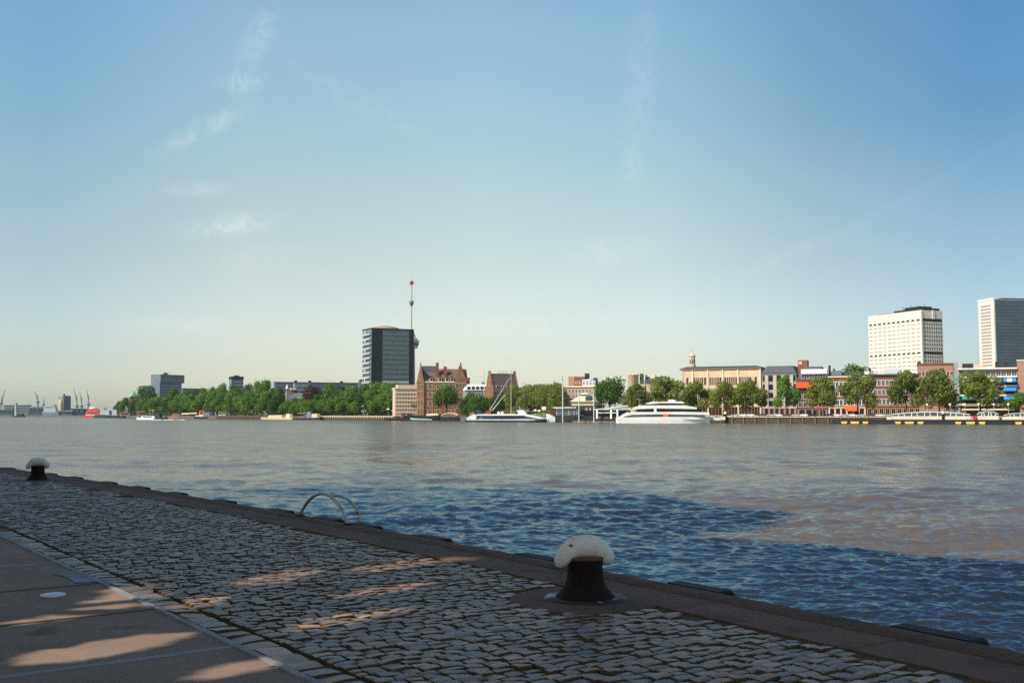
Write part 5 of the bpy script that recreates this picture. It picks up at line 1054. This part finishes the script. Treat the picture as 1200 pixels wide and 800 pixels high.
for i,(px,yt,lb) in enumerate([(659.5,449,'white mooring pole left of the pavilion, above the grey boat'),(678.5,461,'white mooring pole in front of the pale green pyramid roof'),(696,459,'white mooring pole at the right of the pavilion')]):
    D=655-i*6; p=P(px,486,D); t=thing('mooring_pole',lb,'pole',(p.x,p.y,-.5),0,'tall white poles at the landing stage'); b=MB(); b.tube((0,0,0),(0,0,PZ(yt,D)+.5),.36,.32,10); b.build('shaft',M['lgrey'],t); b=MB(); b.lathe([(.42,0),(.42,.3),(.1,.8)],(0,0,PZ(yt,D)+.5),10); b.build('cap',M['lgrey'],t)
    if i==0: b=MB(); b.tube((0,0,PZ(yt,D)+1.3),(0,0,PZ(440,D)+.5),.18,.1,6); b.build('aerial',M['dark'],t)
# derrick with white spars
D=735; p=P(599,486,D); t=thing('derrick','slim mast with two white inclined spars behind the tour boat','mast',(p.x,p.y,FQ-.05)); z=lambda y: PZ(y,D)-FQ+.05; k=D/F
b=MB(); b.tube((0,0,0),(0,0,z(434)),.32,.2,8); b.build('mast',M['sand'],t)
for (xa,ya),(xb,yb),r in (((-24.5,480),(-2,443),.24),((-22,481),(-7,462),.34)):
    b=MB(); b.tube((xa*k,-1.2,z(ya)),(xb*k,-1.2,z(yb)),r,r*.6,8); b.build('spar',M['lgrey'],t)
p=P(567.3,486,800); t=thing('flagpole','tall thin grey pole in front of the mansard roof','pole',(p.x,p.y,FQ-.05)); b=MB(); b.tube((0,0,0),(0,0,PZ(432.5,800)-FQ),.3,.2,8); b.build('pole_shaft',M['lgrey'],t); b=MB(); b.lathe([(.34,0),(.34,.25),(.05,.45)],(0,0,PZ(432.5,800)-FQ),8); b.build('finial',M['lgrey'],t)
# lawn and small things behind the tour boat
b=MB(); p0=P(590,486,shoreD(590)+4); p1=P(642,486,shoreD(642)+4); b.poly([(p0.x,p0.y,FQ+.02),(p1.x,p1.y,FQ+.02),(p1.x+2,p1.y+30,FQ+3.2),(p0.x+2,p0.y+30,FQ+3.2)],[(0,1,2,3)]); tag(b.build('lawn',M['lawn']),kind='structure')
def parasol(px,yt,wpx,D,m,label,group):
    p=P(px,486,D); t=thing('parasol',label,'parasol',(p.x,p.y,FQ),0,group); r=wpx/F*D/2; z1=PZ(yt,D)-FQ
    b=MB(); b.lathe([(r,z1-1.2),(r*.55,z1-.5),(.08,z1)],n=8,smooth=False); b.build('canopy',M[m],t); b=MB(); b.tube((0,0,0),(0,0,z1-.3),.07,.07,6); b.build('post',M['lgrey'],t)
G='parasols on the far quay'
parasol(957.6,475.6,5.4,shoreD(957)+7,'red','red parasol on the quay terrace, left of two below the awning house',G)
parasol(964.4,475.6,5.4,shoreD(964)+7,'red','red parasol on the quay terrace, right of two below the awning house',G)
parasol(627.5,479.2,5,shoreD(627)+9,'white','white parasol behind the bow of the tour boat, left of two',G)
parasol(632,479.8,4.4,shoreD(632)+9,'white','white parasol behind the bow of the tour boat, right of two',G)
parasol(455,478,5,shoreD(455)+12,'cream_trim','cream parasol beneath the last park trees, left of two',G)
parasol(461.3,479.4,5.4,shoreD(461)+12,'cream_trim','cream parasol beneath the last park trees, right of two',G)
D=shoreD(637)+6; p=P(637.3,486,D); t=thing('notice_board','white square board on a post at the right of the lawn','sign',(p.x,p.y,FQ)); k=D/F; b=MB(); b.box(-2.4*k,2.4*k,-.1,.1,PZ(480.2,D)-FQ,PZ(476.2,D)-FQ); b.build('panel',M['white'],t); b=MB(); b.tube((0,.2,0),(0,.2,PZ(478,D)-FQ),.1,.1,6); b.build('post',M['lgrey'],t)
# kiosks and stalls at left
for px0,px1,yt,m,rm,lb in [(175,183,479.4,'ochre','ochre','yellow kiosk at the foot of the left park trees'),(233.5,238.5,480.6,'pinkbeige','red','small kiosk with a red roof, left of two beside the ferry'),(239.5,246.5,480.2,'pinkbeige','red','larger kiosk with a red roof beside the blue-cabined ferry'),(256.3,260,481,'cream_trim','cream_trim','cream kiosk under the park trees, left of two'),(261,264.3,481.6,'cream_trim','sand','cream kiosk under the park trees, right of two'),(160,174,481.4,'rustbrown','rooftile','low reddish shed behind the patrol boat'),(140,152,483,'brickpink','rooftile','low brick shed at the left end of the bank')]:
    D=shoreD((px0+px1)/2)+10; B_=Bd('kiosk',lb,px0,D,px1,D,'kiosk'); zt=B_.z(yt); B_.box('wall',m,0,B_.W,0,4,0,zt*.72); B_.gable('roof',rm,-.4,B_.W+.4,-.5,4.5,zt*.72,zt,'x'); B_.box('counter_opening','dark',B_.W*.2,B_.W*.8,-.06,-.005,zt*.25,zt*.6)
# --- right-hand pontoon, canopied boats, bumpers
B_=Bt('pontoon_pier','long dark floating pontoon below the right-hand quay',976,545,1230,500,'pontoon')
B_.box('deck','darkhull',0,B_.W,-2.2,3.2,-.6,B_.z(491.6,1080)); B_.box('deck_edge','dark',0,B_.W,-2.5,-2.21,B_.z(492.4,1080),B_.z(491.4,1080))
G='yellow bumpers on the pontoon'
for i,(a,c_,yy_) in enumerate([(987,993.4,494),(997.6,1007.4,494),(1012,1018,494),(1050,1056,494.3),(1061,1071.2,494.3),(1076,1082.4,494.3),(1120,1126.4,494.7),(1132.4,1142.6,494.7),(1147.6,1154.4,494.7),(1190,1197,495)]):
    x0,x1=B_.x(a),B_.x(c_); d_=Vector((math.cos(B_.t.rotation_euler.z),math.sin(B_.t.rotation_euler.z))); q=Vector(B_.t.location[:2])+d_*((x0+x1)/2)+Vector((d_.y,-d_.x))*2.55
    hw=(x1-x0)/2*.92; b=MB(); b.prism([(-hw,0),(hw,0),(hw+.25,1.05),(-hw-.25,1.05)],-.35,.0); o=b.build('bumper',M['yellow'],loc=(q.x,q.y,.25)); o.rotation_euler=(0,0,B_.t.rotation_euler.z)
    tag(o,'%s yellow bumper block on the dark pontoon, %s from its left end'%('long' if i in (1,4,7) else 'short',ORD[i]),'bumper',G)
for pa,pb,yt,lb in [(1039,1142.5,482.2,'longest white sightseeing boat with arched glass canopy behind the pontoon'),(1143.5,1171.5,481.4,'short sightseeing boat with blue-grey arched canopy behind the pontoon'),(1174,1215,483.6,'sightseeing boat with a pale blue canopy at the right edge of the photo')]:
    Da=548-(pa-976)*.12; Db=548-(pb-976)*.12; B_=Bt('sightseeing_boat',lb,pa,Da,pb,Db,'tour boat','sightseeing boats behind the pontoon'); W=B_.W; n=max(6,int(W/3.2))
    z0=B_.z(489.6); z1=B_.z(492.6); 
    B_.hull('hull',[(pa,.5,.3,488.8,493.5),(pa+(pb-pa)*.08,2.1,1.8,489.4,493.5),(pa+(pb-pa)*.9,2.2,2.0,489.4,493.5),(pb,1.4,1.2,489.2,493.5)],'boatwhite')
    def arc(u): return .35+.65*math.sin(math.pi*(.08+.84*u))**.7
    zt=B_.z(yt); zb=B_.z(489.4); top=[(W*(.06+.88*i/24),zb+(zt-zb)*arc(i/24)) for i in range(25)]
    b=MB(); b.prism([(x,z-.35) for x,z in top]+[(W*.94,zb),(W*.06,zb)],-1.7,1.7); B_.part('saloon_glazing',b,'glassblue'); b=MB(); b.prism(top+[(x,z-.34) for x,z in reversed(top)],-1.95,1.95); B_.part('canopy_roof',b,'white' if 'blue' not in lb else 'lgrey')
    for i in range(1,n):
        u=i/n; x=W*(.06+.88*u); h=zb+(zt-zb)*arc(u)-.34; b=MB(); lean=.35 if i%2 else -.35; b.prism([(x-.16,zb),(x+.16,zb),(x+.16+lean,h),(x-.16+lean,h)],-1.82,1.82); B_.part('frame_rib',b,'white')
    B_.box('side_panel','cream_trim',W*.05,W*.95,-2.02,-1.72,zb-.3,zb+(zt-zb)*.28)
    if pa<1170: B_.box('stern_locker','red',W*(.97 if pa<1100 else .0),W*(.97 if pa<1100 else .0)+1.4,-1.9,-.5,zb-.6,zb+1.0)
p=P(1105,486,530); t=thing('mooring_post','black mooring post with a white cap beside the sightseeing boats','post',(p.x,p.y,-.5)); b=MB(); b.tube((0,0,0),(0,0,PZ(484.6,530)+.5),.55,.55,10); b.build('shaft',M['darkhull'],t); b=MB(); b.lathe([(.62,0),(.62,.9),(.1,1.3)],(0,0,PZ(484.6,530)+.5),10); b.build('cap',M['white'],t)
p=P(850,486,590); t=thing('mooring_post','dark mooring post with a pale head just right of the yacht bow','post',(p.x,p.y,-.5)); b=MB(); b.tube((0,0,0),(0,0,PZ(485,590)+.5),.7,.7,10); b.build('shaft',M['darkhull'],t); b=MB(); b.lathe([(.75,0),(.75,1.0),(.1,1.5)],(0,0,PZ(485,590)+.5),10); b.build('cap',M['cream_trim'],t)
B_=Bt('small_motorboat','small pale motorboat between the yacht bow and the quay wall',833,588,850,584,'boat'); B_.hull('hull',[(833,1.6,1.2,489.4,492.6),(844,1.5,1.1,488.8,492.4),(850,.3,.2,487.8,491.8)],'boatwhite'); B_.prof('windscreen',[(837,489.2),(839,487.8),(842,487.8),(843,489)],1.0,'glass')
# --- lamps
def lamp(px,yt,D,label):
    p=P(px,486,D); t=thing('street_lamp',label,'street lamp',(p.x,p.y,FQ),0,'lamps along the far quay'); z1=PZ(yt,D)-FQ; b=MB(); b.tube((0,0,0),(0,0,z1-.5),.13,.08,8); b.build('pole',M['lgrey'],t); b=MB(); b.lathe([(.2,-.6),(.62,-.1),(.62,.25),(.25,.6),(.05,.7)],(0,0,z1),10); b.build('globe',M['white'],t)
for px,yt,lb in [(1086.8,474.4,'slim pale quay lamp below the dense tree under the white tower'),(1113.6,474.2,'white-globed lamp left of the house with blue awnings'),(1131,474,'white-globed lamp at left end of the blue-awning house terrace'),(1147.3,473.6,'white-globed lamp at the middle of the terrace'),(1165,474,'white-globed lamp right of the terrace middle'),(1182,473.8,'white-globed lamp at the right end of the terrace')]: lamp(px,yt,shoreD(px)+9,lb)
# --- parked cars
def car_mesh():
    t=thing('parked_car','x','car'); 
    b=MB(); pr=[(-2.15,.35),(2.15,.35),(2.2,.6),(2.1,.82),(1.15,.92),(.55,1.36),(-.95,1.40),(-1.75,.98),(-2.15,.9),(-2.2,.6)]; b.prism(pr,-.85,.85); body=b.build('body',M['car_white'],t)
    b=MB(); b.prism([(1.0,.95),(.50,1.30),(-.90,1.33),(-1.5,.98)],-.87,.87); b.build('side_glass',M['glass'],t)
    w0=None
    for x in (-1.35,1.35):
        for y in (-.80,.80):
            if w0 is None: b=MB(); b.tube((0,-.1,0),(0,.1,0),.33,.33,14); w0=b.build('wheel',M['tyre'],t); o=w0
            else: o=w0.copy(); col.objects.link(o); o.parent=t
            o.location=(x,y,.33)
    return t,body
car0,body0=car_mesh(); bodies={}
cars=[(862,'silver'),(871.5,'white'),(880,'white'),(893,'dark grey'),(904,'silver'),(912.5,'white'),(922,'dark grey'),(933,'silver'),(943,'white'),(952,'black'),(973,'dark blue'),(981,'white'),(989.5,'silver'),(999,'white'),(1010,'silver'),(1020.5,'dark grey'),(1031.5,'white'),(1041,'silver')]
cnt={}
for i,(px,c) in enumerate(cars):
    t=car0 if i==0 else dup(car0); D=shoreD(px)+6.5; p=P(px,486,D); q=P(px+4,486,shoreD(px+4)+6.5); t.location=(p.x,p.y,FQ+.02); t.rotation_euler=(0,0,math.atan2(q.y-p.y,q.x-p.x)+(math.pi if i%3==0 else 0)); t.scale=(1.05,1.05,1.12)
    bo=[ch for ch in t.children if ch.name.startswith('body')][0]
    if c not in bodies: me_=body0.data.copy(); me_.materials[0]=M['car_'+c]; bodies[c]=me_
    bo.data=bodies[c]; cnt[c]=cnt.get(c,0)+1
    tag(t,'%s car parked along the far quay, %s %s one from the left'%(c,ORD[cnt[c]-1],c) if sum(1 for _,x in cars if x==c)>1 else '%s car parked along the far quay, the only %s one'%(c,c),'car','cars parked along the far quay')

# ------------------------------------------------------------------ shade for the near quay and river: unseen added towers, and trees, behind and left of the camera
def PQ(p,q): return (.82*p+.57*q, .57*p-.82*q)
def shade_tower(name,label,pq,H,m):
    pts=[PQ(*a) for a in pq]; t=thing(name,label,'tower',(pts[0][0],pts[0][1],0)); o=pts[0]; loc=[(x-o[0],y-o[1]) for x,y in pts]
    b=MB(); b.prismz(loc,QZ-.1,H); b.build('wall',M[m],t); c=(sum(x for x,y in loc)/len(loc),sum(y for x,y in loc)/len(loc))
    n=int((H-8)/3.4)
    for i in range(min(n,90)):
        z=6+i*3.4; b=MB(); b.prismz([(c[0]+(x-c[0])*1.004,c[1]+(y-c[1])*1.004) for x,y in loc],z,z+1.5); b.build('window_band',M['glassblue'],t)
    b=MB(); b.prismz([(c[0]+(x-c[0])*.5,c[1]+(y-c[1])*.5) for x,y in loc],H,H+.8); b.build('roof_plant',M['dark'],t)
shade_tower('shade_tower','unseen tower far left of the view, shaped to cast the shadow on the river',[(-79,-72),(-53.3,-51),(-55.5,-33),(-63,-29.5),(-84,-30),(-95,-70)],95,'grey')
shade_tower('shade_block','unseen block behind the footway, shaped to shade the near water',[(-32,-30),(-28,-24),(-26.5,-11.6),(-38,-11.6),(-40,-30)],60,'brick')
shade_tower('shade_house','unseen block behind the viewer, added to shade the near setts',[(-24,-6.2),(-23,0),(-36,0),(-37,-6.2)],46,'redbrick')
# footway trees; gaps are cut in their crowns where the light patches on the paving come through
patches=[(112,760,120,13,-9),(60,725,75,5,-5),(140,704,70,10,-7),(232,705,52,8,-9),(325,676,66,7,-8),(475,661,82,5.5,-6),(405,724,88,8,-9),(447,690,70,6,-8),(275,784,75,12,-9),(150,690,50,5,-6),(560,600,1,1,0)]
def inpatch(x,y,z):
    tt=(z-QZ); gx,gy=x+.82*tt,y+.57*tt
    if gy<3: return 0
    d=Vector((gx,gy,QZ-EYE)); cz=d.y*CP+d.z*SP; vv=(-d.y*SP+d.z*CP)/cz; px=600+F*d.x/cz; py=400-F*vv
    best=0
    for cx,cy,rx,ry,an in patches:
        a=R(an); dx,dy=px-cx,py-cy; u=(dx*math.cos(a)+dy*math.sin(a))/rx; v=(-dx*math.sin(a)+dy*math.cos(a))/ry; best=max(best,1.68-(u*u+v*v)**.5)
    return best
rg=np.random.default_rng(21)
for i,(p_,q_,rw,lb) in enumerate([(-6.0,-5.0,4.2,'leafy street tree behind the viewer, nearest the quay'),(-6.5,-9.5,4.4,'leafy street tree on the near pier, second from the quay'),(-7.5,-14.0,4.4,'leafy street tree on the near pier, farthest from the quay')]):
    x,y=PQ(p_,q_); t=thing('street_tree',lb,'tree',(x,y,QZ),0,'street trees on the near pier'); n=30000
    d=rg.normal(size=(n,3)); d/=np.linalg.norm(d,axis=1)[:,None]; rr=rg.random(n)**.4
    c=np.stack([d[:,0]*rr*rw,d[:,1]*rr*rw,9.0+d[:,2]*rr*6.2],-1)
    c=c[np.array([max(inpatch(x+a,y+b_,QZ+cc) for a,b_,cc in ((v[0],v[1],v[2]),))<rg.random()*.85 for v in c])]; n=len(c)
    nr_=rg.normal(size=(n,3))+np.array([-.5,-.35,.6]); nr_/=np.linalg.norm(nr_,axis=1)[:,None]; a=np.cross(nr_,rg.normal(size=(n,3))); a/=np.linalg.norm(a,axis=1)[:,None]; bb_=np.cross(nr_,a); sz=(.10+.10*rg.random(n))[:,None]
    q=np.stack([c-a*sz,c-bb_*sz*.7,c+a*sz,c+bb_*sz*.7],1).reshape(-1,3); me=bpy.data.meshes.new('crown'); me.from_pydata(q.tolist(),[],np.arange(n*4).reshape(n,4).tolist()); me.materials.append(M['lf_near']); me.update(); link('crown',me,t)
    b=MB(); b.path([(0,0,-.05),(.02,0,2.5),(0,.05,5),(.1,0,12)],[.24,.19,.15,.05],10); 
    b.build('trunk',M['bark'],t)

# ------------------------------------------------------------------ air
HAZE=True
if HAZE:
    b=MB(); b.box(-4600,4600,-400,6200,-4.5,230); o=b.build('haze',None) if 0 else None
    hm=bpy.data.materials.new('haze_air'); hm.use_nodes=True; hn=hm.node_tree; hn.nodes.remove(hn.nodes['Principled BSDF'])
    pvn=hn.nodes.new('ShaderNodeVolumePrincipled'); pvn.inputs['Color'].default_value=(.80,.95,1.0,1); pvn.inputs['Density'].default_value=.000028; pvn.inputs['Anisotropy'].default_value=.2
    hn.links.new(pvn.outputs[0], hn.nodes['Material Output'].inputs['Volume'])
    tag(b.build('haze',hm),kind='stuff')
